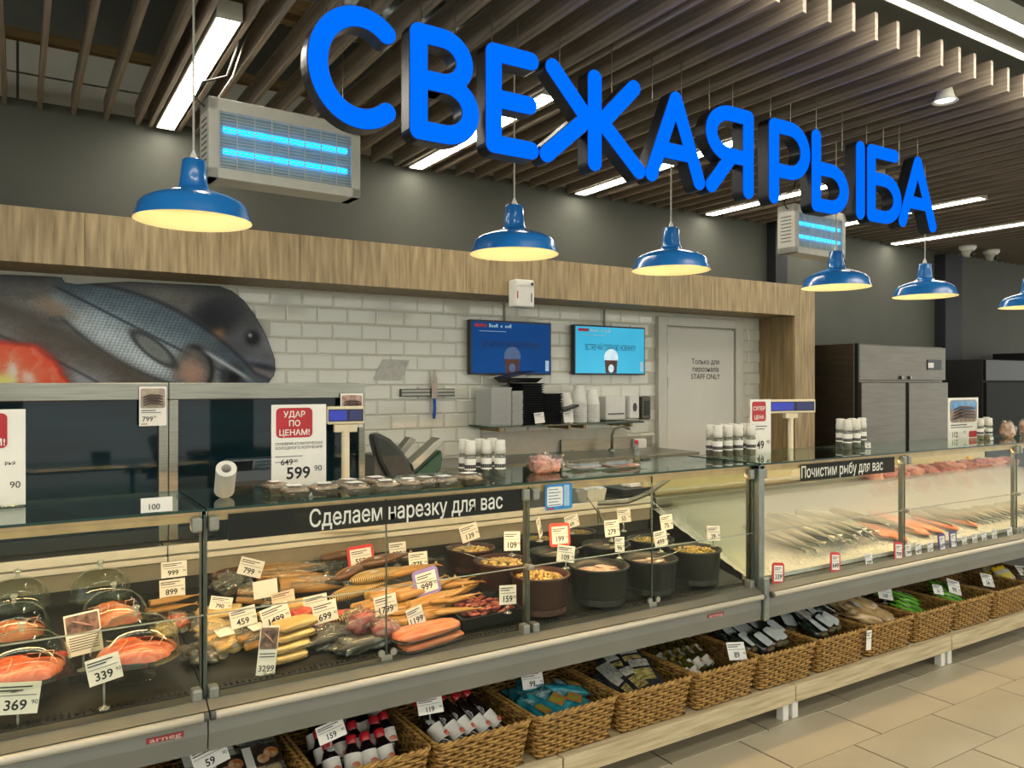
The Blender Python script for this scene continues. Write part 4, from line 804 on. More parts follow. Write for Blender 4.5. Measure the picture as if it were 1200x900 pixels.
def photo_card(label, x, y, w_, h_, Y, roll, price, lift=.0, yaw=0):
    p = px(x, y, Y); k_ = mpp(x, Y); w_ *= k_; h_ *= k_; r = thing('photo_card', label, 'photo card', (p.x, p.y, deck_z(Y)+.002), R(yaw)); z = p.z-deck_z(Y)-.002; M_ = Mx((0, 0, z), 0, R(-6), R(roll))
    MB().at(M_).box(-w_/2, w_/2, 0, .002, -h_/2, h_/2).build('card', card, r); MB().at(M_).prism(rrect(-.46*w_, .46*w_, .02*h_, .46*h_, .05*w_), -.001, 0).build('photo', mat('photo_dark_meat', '#3a2a28', .4, 0, .3, 40, col2='#9a7a6c', detail=4), r)
    q = MB().at(M_)
    q.tube([(-.3*w_, -.001, .35*h_), (0, -.003, .24*h_), (.3*w_, -.001, .12*h_)], [.004, .012, .004], 8, flat=.3); q.build('photo_meat', mat('photo_meat', '#a8867c', .4, 0, .2, 60), r, smooth=True)
    t = MB().at(M_)
    for i in range(6 if not price else 2): t.box(-.42*w_, .4*w_, -.0008, 0, (-.08-.06*i)*h_, (-.06-.06*i)*h_)
    if price: letter(t, price, 0, -.42*h_, .17*h_, -.001, bold=.015)
    t.build('print', inkg, r); q = MB(); q.tube([(0, .004, 0), (0, .004, max(.02, z-.3*h_))], .004, 6); q.lathe([(.02, 0), (.018, .005), (.004, .01)], 12, cap0=True); q.build('clip', clipm, r, smooth=True)
photo_card('photo price card of meat between the glass domes', 98, 742, 37, 48, 2.76, -6, None); photo_card('tilted photo price card reading 3299 leaning over the golden steaks', 314, 762, 22, 56, 2.56, 8, '3299')
tag(MB().box(-.03, .03, -.005, .005, 0, .022).build('label_holder', black), 'small black label holder below the photo card of meat', 'label holder').location = (px(94, 776, 2.7).x, 2.7, deck_z(2.7)+.004)
# red wrapped candy-like clip beside dome
tag(MB().ball((0, 0, .012), (.028, .014, .012), 12, 8).build('red_clip', redf), 'shiny red clip beside the left salmon dome', 'clip').location = (px(70, 766, 2.66).x+.002, 2.76, deck_z(2.76)+.05)
# ================================================================== SMOKED FISH (middle case, left half)
gs = 'smoked fish in the middle case'
# row of stacked golden fish left of the first post
for i, (x, y, k_, lf, rz) in enumerate(((200, 712, 'gold', .04, 3), (196, 722, 'dried', .02, -3), (204, 702, 'gold', .07, 6))): fish(k_, deck(x, y, lf), R(rz), ('golden smoked fish beneath the 899 tag, lower one', 'dark dried fish lying between two golden fish under the 899 tag', 'golden smoked fish beneath the 899 tag, upper one')[i], group=gs, s=.55)
for i, (x, y, m, sz, rz) in enumerate(((208, 735, salm2, (.07, .09, .05), .3), (192, 745, butter, (.09, .07, .05), 0))): pack('film_pack', ('film-wrapped orange fish pack left of the first double post', 'film-wrapped pale fish pack beside the orange dome')[i], 'fish pack', deck(x, y, .0), sz, m, 20+i, rz)
pile = [  # x, y, lift, kind, rz, s
 (452, 655, .10, 'brown', 12, .8), (478, 668, .09, 'gold', 8, .9), (448, 672, .10, 'mackerel', 10, .95), (425, 690, .06, 'mackerel', 16, 1.), (470, 690, .07, 'gold', 10, 1.), (500, 688, .075, 'gold', 14, 1.), (455, 703, .05, 'gold', 12, 1.), (512, 700, .05, 'gold', 16, .95),
 (436, 715, .03, 'mackerel', 12, 1.), (478, 710, .04, 'gold', 6, 1.), (520, 708, .03, 'gold', 10, .9), (460, 727, .02, 'gold', 14, 1.), (500, 722, .02, 'gold', 4, 1.), (534, 684, .05, 'gold', -6, .8), (488, 655, .07, 'dried', -20, .7), (415, 668, .09, 'brown', 30, .7), (545, 690, .02, 'gold', 20, .8), (405, 650, .07, 'brown', 6, .7)]
desc = ['small brown smoked fish beside the red-framed 559 tag', 'golden smoked fish under the 775 tag', 'striped smoked mackerel directly below the red-framed tag', 'striped smoked mackerel left in the pile, head toward the fillets', 'golden smoked fish left of the purple-framed tag', 'golden smoked fish right under the purple-framed tag', 'golden smoked fish behind the 1799 tag', 'golden smoked fish reaching toward the brown pots', 'striped smoked mackerel lowest in the pile', 'golden smoked fish between the 1799 tag and the purple tag', 'golden smoked fish behind the black tray', 'golden smoked fish above the tuna pieces', 'golden smoked fish beside the 1199 tag', 'small golden smoked fish at the foot of the rear brown pot', 'dark dried fish behind the 775 tag', 'short brown smoked fish turned sideways at the pile top', 'small golden smoked fish between pile and brown pot', 'small brown smoked fish at the back left of the pile']
for (x, y, lf, k_, rz, s_), d_ in zip(pile, desc): fish(k_, deck(x, y, lf+.02), R(rz), d_, s=s_, group=gs)
for i in range(26):
    x, y = 440+rnd.uniform(0, 105), 690+rnd.uniform(-12, 26); fish('sprat', deck(x, y, .05+rnd.uniform(0, .03)), R(rnd.uniform(-10, 40)), 'thin golden smoked sprat lying loose over the smoked fish pile', group='loose smoked sprats')
# back-left packs
pk = [ # x,y,lift,size,mat,rz,label
 (290, 672, .02, (.30, .10, .045), brown, 6, 'long film-wrapped brown smoked fish behind the tilted 799 tag'),
 (340, 676, .03, (.26, .09, .05), gold, -4, 'film-wrapped golden smoked fish behind the blank white tag'),
 (268, 694, .02, (.12, .10, .07), dkfish, 30, 'crumpled film pack of dark dried fish beside the post'),
 (300, 704, .02, (.13, .09, .06), gold, -20, 'crumpled film pack of golden fish behind the 459 tag'),
 (385, 668, .02, (.10, .16, .06), dkfish, 10, 'clear bag of small dried fish at the back of the case'),
 (365, 690, .03, (.24, .08, .045), gold, -8, 'film-wrapped golden fish half behind the faint tags'),
 (262, 760, .0, (.14, .12, .055), butter, 10, 'film pack of pale fish slices next to the double post, front'),
 (250, 742, .03, (.12, .09, .04), butter, -10, 'film pack of pale fish slices on top beside the post'),
 (300, 752, .02, (.13, .09, .05), gold, 20, 'film pack of oily golden fish left of the tilted photo card'),
 (385, 752, .0, (.20, .13, .06), skin, 8, 'large dark film-wrapped fish pack in front of the tuna'),
 (420, 760, .0, (.20, .10, .05), skin, 4, 'second dark film-wrapped fish pack near the middle pane joint'),
 (422, 738, .045, (.11, .09, .075), tuna, 20, 'dark red tuna chunk in film behind the dark packs'),
 (450, 745, .03, (.10, .08, .06), tuna, -10, 'smaller dark red tuna chunk in film left of the salmon side'),
 (235, 775, .0, (.10, .10, .05), skin, 0, 'dark film pack at the foot of the double post')]
for i, (x, y, lf, sz, m, rz, lb) in enumerate(pk): pack('film_pack', lb, 'fish pack', deck(x, y, lf), sz, m, 40+i, R(rz), labelcard=card if i in (6, 8) else None)
slab('smoked_fillet', 'golden skinned smoked fillet slab behind the 459 tag', 'fish fillet', deck(258, 722, .04), (.16, .09, .03), butter, brown, .05)
slab('smoked_fillet', 'golden fillet slab under the white 2 tag', 'fish fillet', deck(350, 712, .06), (.2, .06, .03), butter, skin, .1); slab('smoked_fillet', 'golden fillet slab stacked under the faint pink tag', 'fish fillet', deck(338, 722, .03), (.22, .06, .03), butter, skin, .0)
for i, (x, y, lf, rz) in enumerate(((352, 725, .06, .4), (362, 733, .045, -.2), (348, 741, .03, .2), (344, 735, .05, .7), (398, 727, .03, 0))): slab('red_fillet', ('red fish fillet piece at the pile top beside the 699 tag', 'red fish fillet piece left of the dark pack', 'orange-red fish fillet piece lowest of its pile', 'small red fish fillet piece beside the 1499 tag', 'red fish fillet piece between the tuna and the 699 tag')[i], 'fish fillet', deck(x, y, lf), (.09, .06, .035), redf_, redf_, rz)
for i in range(4):
    p = deck(338, 781-i*10.5, .0); r = slab('fish_steak', 'golden thick fish steak, %s of four beside the photo card' % ('lowest', 'second from the bottom', 'third from the bottom', 'topmost')[i], 'fish steak', Vector((p.x, 2.62+.012*i, deck_z(2.62)+.002+.03*i)), (.15, .09, .027), butter, stk, R(6+3*i), rnd_=.009, group='stacked fish steaks', pitch=.1)
for i, (x, y, lf) in enumerate(((505, 745, .0), (500, 735, .035))):
    slab('salmon_half', ('lower orange salmon side in film at the front glass', 'upper orange salmon side in film below the 1199 tag')[i], 'salmon', deck(x, y+8, lf), (.26, .1, .032), salm, skin, R(5))
# black tray of red pieces
p = pz(563, 722, .70); r = thing('meat_tray', 'black tray filled with red fish pieces', 'tray', (px(562, 720, 2.66).x, 2.66, deck_z(2.66)), rot=(math.atan(DKS), 0, R(3)))
m = MB(); m.add([(-.12, -.075, 0), (.12, -.075, 0), (.12, .075, 0), (-.12, .075, 0), (-.14, -.09, .055), (.14, -.09, .055), (.14, .09, .055), (-.14, .09, .055), (-.132, -.082, .055), (.132, -.082, .055), (.132, .082, .055), (-.132, .082, .055), (-.115, -.07, .01), (.115, -.07, .01), (.115, .07, .01), (-.115, .07, .01)],
 [(0, 3, 2, 1), (12, 13, 14, 15)]+[(a+i, a+(i+1) % 4, b+(i+1) % 4, b+i) for a, b in ((0, 4), (4, 8), (8, 12)) for i in range(4)]); m.build('tray_body', tray_b, r)
m = MB()
for i in range(90): m.ball((rnd.uniform(-.1, .1), rnd.uniform(-.06, .06), .035+rnd.uniform(0, .022)), (rnd.uniform(.01, .02), rnd.uniform(.006, .011), .006), 7, 5, .3)
m.build('red_pieces', mat('red_pieces', '#7c2f2a', .3, 0, .3, 30, col2='#a8564a', coat=.4), r, smooth=True)['kind'] = 'stuff'
# ================================================================== SALAD POTS
potb = mat('pot_brown', '#43261c', .35, 0, .1, 5); potk = mat('pot_black', '#23241f', .4, 0, .1, 6)
corn = mat('mushroom_yellow', '#b98f3c', .4, 0, .3, 40, col2='#e0c88a', coat=.3); olive = mat('mussel_olive', '#6f6426', .4, 0, .4, 50, col2='#c2a650', coat=.3); pale = mat('cream_salad', '#a9976c', .35, 0, .2, 25, col2='#d3c6a6', coat=.5); pink = mat('pink_salad', '#b98d78', .35, 0, .2, 30, col2='#e2cdbb', coat=.4); mixed = mat('mixed_salad', '#7a4a24', .4, 0, .4, 45, col2='#7d7a34')
def pot(label, X, Y, R_, zr, m, fill, bits, spoon=None):
    z0 = deck_z(Y)+.2*R_+.002; h = zr-z0; r = thing('salad_pot', label, 'salad pot', (X, Y, z0), group='round salad pots')
    MB().lathe([(R_*.86, 0), (R_*.9, .004), (R_*.97, h-.012), (R_*1.03, h-.008), (R_*1.03, h), (R_*.96, h), (R_*.9, h-.03), (R_*.88, h-.035)], 36, cap0=True).build('pot', m, r, smooth=True, bevel=0)
    MB().lathe([(R_*.9, 0), (R_*.9, -.2*R_)], 24).build('pot_foot', m, r)
    f = MB()
    if bits:
        f.lathe([(.001, h-.026), (R_*.5, h-.028), (R_*.89, h-.034)], 24)
        for i in range(130):
            a, q = rnd.uniform(0, 2*PI), R_*.8*math.sqrt(rnd.random()); s_ = rnd.uniform(.006, .011); f.ball((q*math.cos(a), q*math.sin(a), h-.022+.016*(1-(q/R_)**2)), (s_, s_*.8, s_*.7), 6, 4, .4)
    else:
        ph = rnd.uniform(0, 6); f.grid(lambda u, v: (R_*.89*v*math.cos(2*PI*u), R_*.89*v*math.sin(2*PI*u), h-.033+.012*(1-v*v)+.004*math.sin(9*u*2*PI/3+ph)*v*(1-v)*4), 28, 6)
        for i in range(26):
            a, q = rnd.uniform(0, 1.6), R_*.55*math.sqrt(rnd.random()); f.ball((R_*.2+q*math.cos(a)*.6, q*math.sin(a)-.02, h-.02), (.02, .012, .006), 7, 5, .4)
    f.build('filling', fill, r, smooth=True)['kind'] = 'stuff'
    if spoon is not None:
        sp = thing('serving_spoon', 'steel spoon in the '+label, 'spoon', (X, Y, zr-.02), R(spoon))
        MB().tube([(.03, 0, 0), (-.04, 0, .012), (-R_*.98, 0, .03), (-R_-.06, 0, .05)], [.007, .005, .004, .005], 8, flat=.5).build('handle', steel, sp, smooth=True); MB().ball((.045, 0, -.002), (.03, .02, .006), 12, 8).build('bowl', steel, sp, smooth=True)
    return r
pot('brown pot of yellow salad under the 139 tag at the back', 1.705, 3.05, .105, .868, potb, corn, True, 20); pot('brown pot of yellow mushrooms left of the middle post', 1.725, 2.815, .118, .855, potb, corn, True, -35); pot('brown pot of yellow mushrooms right behind the middle post', 1.79, 2.63, .118, .828, potb, corn, True)
pot('black pot of creamy salad under the orange-framed tag', 2.03, 2.87, .108, .848, potk, pale, False, 150); pot('black pot of creamy salad beside the 109 tag, front row', 2.085, 2.62, .125, .828, potk, pink, False); pot('black pot of pale fish under the 279 tag', 2.35, 2.9, .112, .84, potk, pale, False, 160)
pot('black pot of pink salad under the 499 tag, front row', 2.375, 2.62, .118, .825, potk, pink, False, 165); pot('black pot of olive mussels behind the 499 tag', 2.64, 2.91, .112, .832, potk, olive, True); pot('black pot of olive mussels under the 29 tag, front right', 2.66, 2.63, .118, .832, potk, olive, True)
pot('black pot of mixed salad at the back below the tongs', 2.34, 3.1, .085, .87, potk, mixed, True); pot('black pot of dark salad at the back under the 69 tag', 2.08, 3.08, .09, .87, potk, mixed, True)
# ================================================================== TAGS in the cases
ptag(204, 667, 28, 18, '999', 'upper of two left of the first post', lift=.16, drop=True); ptag(202, 689, 28, 20, '899', 'lower of two left of the first post', lift=.10)
ptag(294, 665, 28, 20, '799', 'tilted on the brown film-wrapped fish', lift=.12, roll=20); ptag(259, 707, 25, 15, '790', 'half sunk behind the fillet slab', lift=.09, roll=14); ptag(285, 723, 30, 22, '459', 'in front of the golden fillet slab', lift=.1, roll=-8)
ptag(311, 690, 28, 20, '', '', lift=.1, roll=-3, lines=False, extra='blank white price tag behind the golden fillets'); ptag(332, 702, 27, 18, '', '', lift=.1, roll=-6, colour=mat('card_pinkish', '#d9c6b2', .55), extra='faint pinkish price tag behind the 1499 tag'); ptag(370, 707, 28, 19, '2', 'half hidden behind the 699 tag', lift=.1, roll=-5, kop='')
ptag(323, 721, 33, 23, '1499', 'tilted above the photo card', lift=.11, roll=-14); ptag(381, 717, 29, 24, '699', 'over the red fillets', lift=.1, roll=-7)
ptag(423, 653, 26, 20, '559', 'above the striped mackerel', lift=.14, roll=-3, frame='r'); ptag(466, 645, 21, 19, '899', 'at the back beside the seam of the panes', lift=.13); ptag(490, 657, 24, 20, '775', 'behind the purple-framed tag', lift=.13)
ptag(500, 682, 26, 23, '999', 'in the smoked fish pile', lift=.13, roll=-9, frame='p'); ptag(452, 709, 28, 23, '1799', 'in front of the smoked pile', lift=.10, roll=-6); ptag(487, 722, 21, 21, '1199', 'above the salmon sides', lift=.09, roll=-14)
P_ = lambda x, y, w_, h_, pr, wh, Y, **k: ptag(x, y, w_, h_, pr, wh, Y=Y, foot=k.pop('foot', .06), **k)
P_(550, 624, 24, 19, '139', 'on the rear brown pot', 2.98, roll=-12); P_(600, 634, 22, 22, '109', 'on the middle brown pot', 2.76, roll=5); P_(595, 697, 23, 22, '159', 'on the rim of the black tray', 2.56, roll=5, foot=.07)
P_(632, 618, 15, 22, '169', 'narrow, beside the middle post', 2.78, roll=-14, yaw=40); P_(656, 627, 23, 20, '199', 'between the pots', 2.76, frame='o', roll=2); P_(670, 611, 20, 14, '69', 'behind the orange-framed tag', 3.0, roll=-10); P_(663, 649, 25, 19, '109', 'on the front yellow mushroom pot', 2.56, roll=12)
P_(717, 619, 22, 19, '279', 'on the pot of pale fish', 2.8); P_(731, 604, 20, 16, '55', 'at the back behind the 279 tag', 3.0, foot=.08); P_(726, 638, 14, 17, '96', 'small, on the rim of a black front pot', 2.56, roll=4); P_(774, 631, 20, 18, '499', 'on the front pot of pink salad', 2.56, roll=-4); P_(781, 612, 19, 17, '75', 'on the rear mussel pot', 2.82, roll=-3); P_(836, 625, 21, 17, '29', 'on the front right mussel pot', 2.56, roll=5)
# ================================================================== FISH ON ICE (right case)
BP = math.atan(.36)
def bed(x, y, h=0., mn=0.):
    a, b = comp(x); Y = max(mn, (H-.672+.36*2.6-h)/((y-CY)/b+.36)); return Vector((a/b*Y, Y, bed_z(Y)+h))
ib = MB(); rr = random.Random(3)
def icef(u, v):
    X = 2.96+3.57*u; Y = 2.6+.7*v; return (X, Y, bed_z(Y)-.006*(rr.random()))
ib.grid(icef, 180, 36); tag(ib.build('ice_bed', icew), 'bed of crushed white ice under the fresh fish', 'ice', kind='stuff')
n = 0
sil = [(905, 652, 'grey'), (920, 646, 'grey'), (935, 655, 'silver'), (950, 642, 'silver'), (962, 650, 'silver'), (975, 638, 'silver'), (985, 646, 'grey'), (925, 632, 'silver'), (945, 627, 'silver'), (965, 622, 'silver'), (990, 632, 'silver'), (1005, 640, 'grey'), (915, 662, 'silver'), (942, 662, 'grey'), (968, 658, 'silver'), (955, 634, 'silver'), (982, 626, 'silver'), (935, 640, 'silver')]
for i, (x, y, k_) in enumerate(sil):
    fish(k_, bed(x, y, .045+.02*(i % 3), 2.775), R(-62+(i*37 % 17)), 'pale whole silver fish in the heap on ice behind the left red-framed tags', s=.95, group='silver fish heap on ice', pitch=BP, name='silver_fish')
for i, (x, y, m, sz, rz) in enumerate(((1010, 622, salm, (.3, .11, .035), -50), (1030, 630, salm, (.3, .11, .035), -48), (1045, 612, salm2, (.28, .11, .035), -52), (1060, 636, salm, (.26, .1, .035), -50), (1075, 618, salm, (.28, .1, .03), -45), (1095, 630, salm2, (.26, .09, .03), -50), (1118, 622, salm, (.26, .09, .03), -50))):
    slab('salmon_fillet', 'orange salmon fillet on ice, '+('nearest the silver fish heap', 'second from the silver fish heap', 'third from the silver fish, farther back', 'just left of the glass post', 'right behind the glass post', 'between dark fillets at right', 'last toward the grey fish')[i], 'salmon fillet', bed(x, y, .004, 2.72), sz, m, skin, R(rz), pitch=BP, group='salmon fillets on ice')
for i, (x, y) in enumerate(((1085, 640), (1105, 634), (1112, 612), (1040, 640))): fish('grey', bed(x, y, .04, 2.75), R(-55+5*i), 'dark grey trout on ice '+('between salmon fillets, near the front', 'behind the violet-framed tags', 'farther back at right', 'in front of the salmon, left of the glass post')[i], s=.8, pitch=BP, group='grey trout on ice', name='grey_trout')
for i in range(12):
    x, y = 1128+6.5*i, 628-1.8*i+(i % 3)*5; fish('silver' if i % 2 else 'grey', bed(x, y, .04, 2.69), R(-58+(i*29 % 13)), 'slim silver fish in the heap at the right end of the ice', s=.62, pitch=BP, group='slim fish at the right end of the ice', name='silver_fish')
meat = mat('raw_meat', '#8e4038', .35, 0, .3, 20, col2='#b8776a', coat=.4, bump=.15); meat2 = mat('raw_meat_pale', '#b06a58', .35, 0, .3, 20, col2='#d0a090', coat=.4, bump=.15)
for i in range(11):
    x = 1015+16*i; y = 556-2.2*i; p = px(x, y, 3.24); pack('raw_cut', 'raw red cut at the back of the ice case, %s from the left' % ('first', 'second', 'third', 'fourth', 'fifth', 'sixth', 'seventh', 'eighth', 'ninth', 'tenth', 'eleventh')[i], 'raw cut', Vector((p.x, 3.2, bed_z(3.2)+.05)), (.16, .13, .075), meat if i % 3 else meat2, 90+i, .3*i, .3, wrap=False, pitch=.2, group='raw cuts at the back of the ice case')
for i in range(7):
    p = px(1030+24*i, 590, 3.1); pack('raw_cut', 'pinkish raw cut half lost in the mist, %s of the middle row' % ('first', 'second', 'third', 'fourth', 'fifth', 'sixth', 'seventh')[i], 'raw cut', Vector((p.x, 3.1, bed_z(3.1)+.0)), (.2, .12, .09), meat2, 120+i, .2*i, .25, wrap=False, pitch=BP, group='raw cuts in the mist')
tag(MB().ball((0, 0, 0), (.02, .015, .015), 8, 6, .5).ball((.025, .005, .004), (.018, .014, .012), 8, 6, .5).ball((-.02, .0, .008), (.016, .014, .014), 8, 6, .5).build('lemon_garnish', mat('lemon', '#d9b04c', .4), smooth=True), 'small yellow garnish on the raw cuts below the squid card', 'garnish').location = px(1136, 537, 3.12)
for i, (x, y, w_, h_, fr, pr) in enumerate(((912, 672, 15, 18, 'r', '339'), (979, 659, 13, 17, 'r', '649'), (1018, 656, 13, 14, None, '299'), (1053, 646, 12, 16, 'r', '799'), (1064, 645, 11, 13, None, '799'), (1076, 643, 11, 13, None, '489'), (1090, 641, 11, 12, None, '529'), (1104, 636, 10, 15, 'dp', '689'), (1117, 633, 10, 15, 'dp', '719'), (1130, 634, 10, 12, None, '559'), (1142, 631, 10, 12, None, '479'), (1153, 629, 10, 12, None, '369'), (1165, 626, 10, 11, None, '259'), (1183, 623, 11, 11, None, '199'))):
    ptag(x, y, w_, h_, pr, 'on the ice ledge, %s from the left' % ('first', 'second', 'third', 'fourth', 'fifth', 'sixth', 'seventh', 'eighth', 'ninth', 'tenth', 'eleventh', 'twelfth', 'thirteenth', 'fourteenth')[i], Y=2.478, roll=(8 if fr == 'r' else 0), tilt=-6, base=False, frame=fr, foot=h_*mpp(x, 2.478)/2)
# ================================================================== THINGS ON THE GLASS TOPS
TZ = ZT+.0085
def ontop(x, y): return pz(x, y, TZ)
p = ontop(266, 590); p.y = 2.66; r = thing('film_roll', 'tilted white roll of cling film on the left glass top', 'film roll', (px(264, 580, 2.66).x, 2.66, TZ+.062), 0)
MB().at(Matrix.Rotation(R(48), 4, 'X')).lathe([(.032, -.06), (.032, .06), (.015, .06), (.015, -.06), (.032, -.06)], 24).build('film', mat('film_roll_white', '#d4d2c8', .3, 0, .05), r, smooth=False); MB().at(Matrix.Rotation(R(48), 4, 'X')).lathe([(.0155, .061), (.0155, -.05)], 20, cap1=True).build('core', mat('roll_core', '#26221c', .7), r); r.rotation_euler = (0, 0, R(-8))
drab = mat('pack_beige_meat', '#7d6248', .35, 0, .35, 25, col2='#b59a72', coat=.5)
for i, (x, y, w_) in enumerate(((322, 577, 26), (345, 582, 34), (380, 579, 34), (408, 574, 30), (415, 583, 34), (440, 571, 32), (452, 580, 32), (478, 575, 30), (497, 571, 26), (520, 573, 30), (548, 566, 34))):
    p = ontop(x, y); p.y = min(2.9, max(2.55, p.y)); X = px(x, y, p.y).x; k_ = mpp(x, p.y)*w_
    r = thing('food_tray', 'flat clear-lidded snack tray on the glass top, %s from the left' % ('first', 'second', 'third', 'fourth, rear', 'fifth', 'sixth, rear', 'seventh', 'eighth', 'ninth, rear', 'tenth', 'last')[i], 'food tray', (X, p.y, TZ), R(rnd.uniform(-15, 15)), group='snack trays on the glass top'); hw = k_/2; hy = .055
    m = MB(); m.add([(-hw*.75, -hy*.75, 0), (hw*.75, -hy*.75, 0), (hw*.75, hy*.75, 0), (-hw*.75, hy*.75, 0), (-hw, -hy, .022), (hw, -hy, .022), (hw, hy, .022), (-hw, hy, .022)], [(0, 3, 2, 1)]+[(j, (j+1) % 4, 4+(j+1) % 4, 4+j) for j in range(4)]); m.build('tray', mat('tray_smoke', '#57544a', .25, 0, .1, coat=.4), r)
    put('snack', lump_mesh(k_*.9, hy*1.8, .03, drab, 200+i, .3), r, loc=(0, 0, .004)); put('film_lid', lump_mesh(k_*1.0, hy*2., .03, film, 230+i, .2), r, loc=(0, 0, .008))
    MB().box(-hw*.5, hw*.45, -hy*.5, hy*.4, .0385, .0395).build('sticker', card, r)
# grinders
gl = glass('grinder_glass', '#c9c4b4', .08, .8, .05, body=.15); capm = mat('grinder_cap', '#d2d0c6', .35, 0, .03)
def grinder(loc, h, label, group, content, lab):
    k_ = h/.14; r = thing('spice_grinder', label, 'spice grinder', loc, rnd.uniform(-.5, .5), group); r.scale = (k_,)*3
    for nm_, me in GR[content]: put(nm_, me, r)
GR = {}
for nm_, c1, c2 in (('pepper', '#1d1a17', '#3a322b'), ('herb', '#5d5326', '#8d7f3f'), ('salt', '#c9bfae', '#ded8ca')):
    GR[nm_] = [('jar', MB().lathe([(.019, 0), (.021, .003), (.021, .078), (.016, .088)], 16, cap0=True).mesh('jar', gl, True)), ('spice', MB().lathe([(.0185, .003), (.0185, .06)], 14, cap0=True, cap1=True).mesh('spice', mat('spice_'+nm_, c1, .7, 0, .3, 150, col2=c2))),
               ('cap', MB().lathe([(.018, .088), (.0215, .092), (.0215, .112), (.0195, .116), (.0205, .138), (.015, .14)], 16, cap1=True).mesh('cap', capm, True)), ('label', MB().lathe([(.0214, .03), (.0214, .072)], 16).mesh('label', card, True)), ('label_print', MB().at(Matrix.Rotation(R(-75), 4, 'Z')).lathe([(.0217, .036), (.0217, .05)], 16).mesh('label_print', ink, True))]
for i, (x, y) in enumerate(((544, 555), (551, 560), (562, 553), (570, 560), (577, 555), (586, 563))):
    p = px(x, y, 2.72+(.07 if y < 557 else 0)-(.03 if y > 561 else 0)); grinder((p.x, p.y, TZ), .148, 'white-capped pepper grinder left of the pink meat pack, %s from the left' % ('first', 'second', 'third', 'fourth', 'fifth', 'sixth and nearest')[i], 'pepper grinders by the snack trays', 'pepper', 0)
for i, (x, Y) in enumerate(((833, 2.85), (841, 2.78), (847, 2.86), (853, 2.79), (859, 2.87), (865, 2.79), (872, 2.86), (880, 2.78))):
    p = px(x, 540, Y); grinder((p.x, Y, TZ), .162, 'white-capped herb grinder in the group left of the 49 90 board, %s from the left' % ('first', 'second', 'third', 'fourth', 'fifth', 'sixth', 'seventh', 'eighth')[i], 'herb grinders at the case joint', 'herb', 0)
for i, (x, Y) in enumerate(((985, 2.83), (993, 2.75), (998, 2.84), (1003, 2.76), (1010, 2.84))):
    p = px(x, 540, Y); grinder((p.x, Y, TZ), .168, 'white-capped dark grinder in the group on the ice case, %s from the left' % ('first', 'second', 'third', 'fourth', 'fifth')[i], 'dark grinders on the ice case', 'pepper', 0)
for i, (x, Y) in enumerate(((1149, 2.75), (1156, 2.83), (1159, 2.74))): p = px(x, 520, Y); grinder((p.x, Y, TZ), .14, 'pale salt grinder right of the squid card, %s of three' % ('left', 'rear', 'right')[i], 'salt grinders beside the squid card', 'salt', 0)
p = px(1017, 531, 2.7); price_tag(Vector((p.x, p.y, TZ+.02)), .035, .03, '99', 'leaning on the dark grinders', base=False, foot=.02, yaw=-20); p = px(1162, 519, 2.66); price_tag(Vector((p.x, p.y, TZ+.014)), .04, .022, '89', 'low, below the salt grinders', base=False, foot=.014)
pinkm = mat('pink_meat', '#b5645a', .35, 0, .3, 30, col2='#d9a394', coat=.5)
def toppack(label, x, y, sz, m, seed, rz=0, Y=None, **k): p = ontop(x, y); Y = Y or min(2.88, max(2.56, p.y)); return pack('film_pack', label, 'food pack', Vector((px(x, y, Y).x, Y, TZ)), sz, m, seed, rz, pitch=0, **k)
toppack('pink minced meat in cling film on the middle glass top', 639, 560, (.16, .12, .075), pinkm, 300, .1, Y=2.72)
def flat_pack(label, x, y, Y, col, col2, w_=.16): r = thing('vacuum_pack', label, 'vacuum pack', (px(x, y, Y).x, Y, TZ), R(8)); put('pouch', lump_mesh(w_, .11, .02, mat('pouch_'+col[1:], col, .25, 0, .3, 14, col2=col2, coat=.6), 310+x, .12), r); MB().box(-w_*.56, w_*.56, -.065, .065, .008, .0095).build('film_edge', film, r)
flat_pack('flat grey vacuum pack beside the pink meat pack', 683, 553, 2.74, '#6d6a60', '#9a968a'); flat_pack('flat colourful vacuum pack right of the grey one', 727, 551, 2.7, '#5a5348', '#a36a4e', .2)
r = thing('oil_bottle', 'small oil bottle at the back of the middle glass top', 'bottle', (px(746, 540, 2.88).x, 2.88, TZ)); MB().lathe([(.016, 0), (.018, .004), (.018, .05), (.008, .068), (.007, .085)], 14, cap0=True).build('glass_body', gl, r, smooth=True); MB().lathe([(.0155, .003), (.0155, .025)], 12, cap0=True, cap1=True).build('oil', mat('oil', '#b59b2a', .2), r); MB().lathe([(.009, .083), (.009, .1)], 12, cap1=True).build('cap', red, r)
bagm = mat('shrimp_mix', '#b0604a', .4, 0, .4, 40, col2='#dcc0a8', coat=.5)
for i, x in enumerate((1181, 1203)): r = thing('shrimp_bag', 'clear bag of pink shrimps on the ice case, %s' % ('beside the salt grinders', 'at the right picture edge')[i], 'food bag', (px(x, 520, 2.75).x, 2.75, TZ)); put('contents', lump_mesh(.09, .07, .1, bagm, 330+i, .3), r); put('bag', lump_mesh(.1, .08, .115, film, 340+i, .3), r)
for x, wh in ((632, 'leaning on the shorter black tray stack'), (666, 'below the leaning black tray on the shelf')): p = px(x, 488, YSH-.125); price_tag(Vector((p.x, p.y, zS+.05)), .085, .075, '', '', roll=-4, base=True, foot=.049, extra='small white price card '+wh)
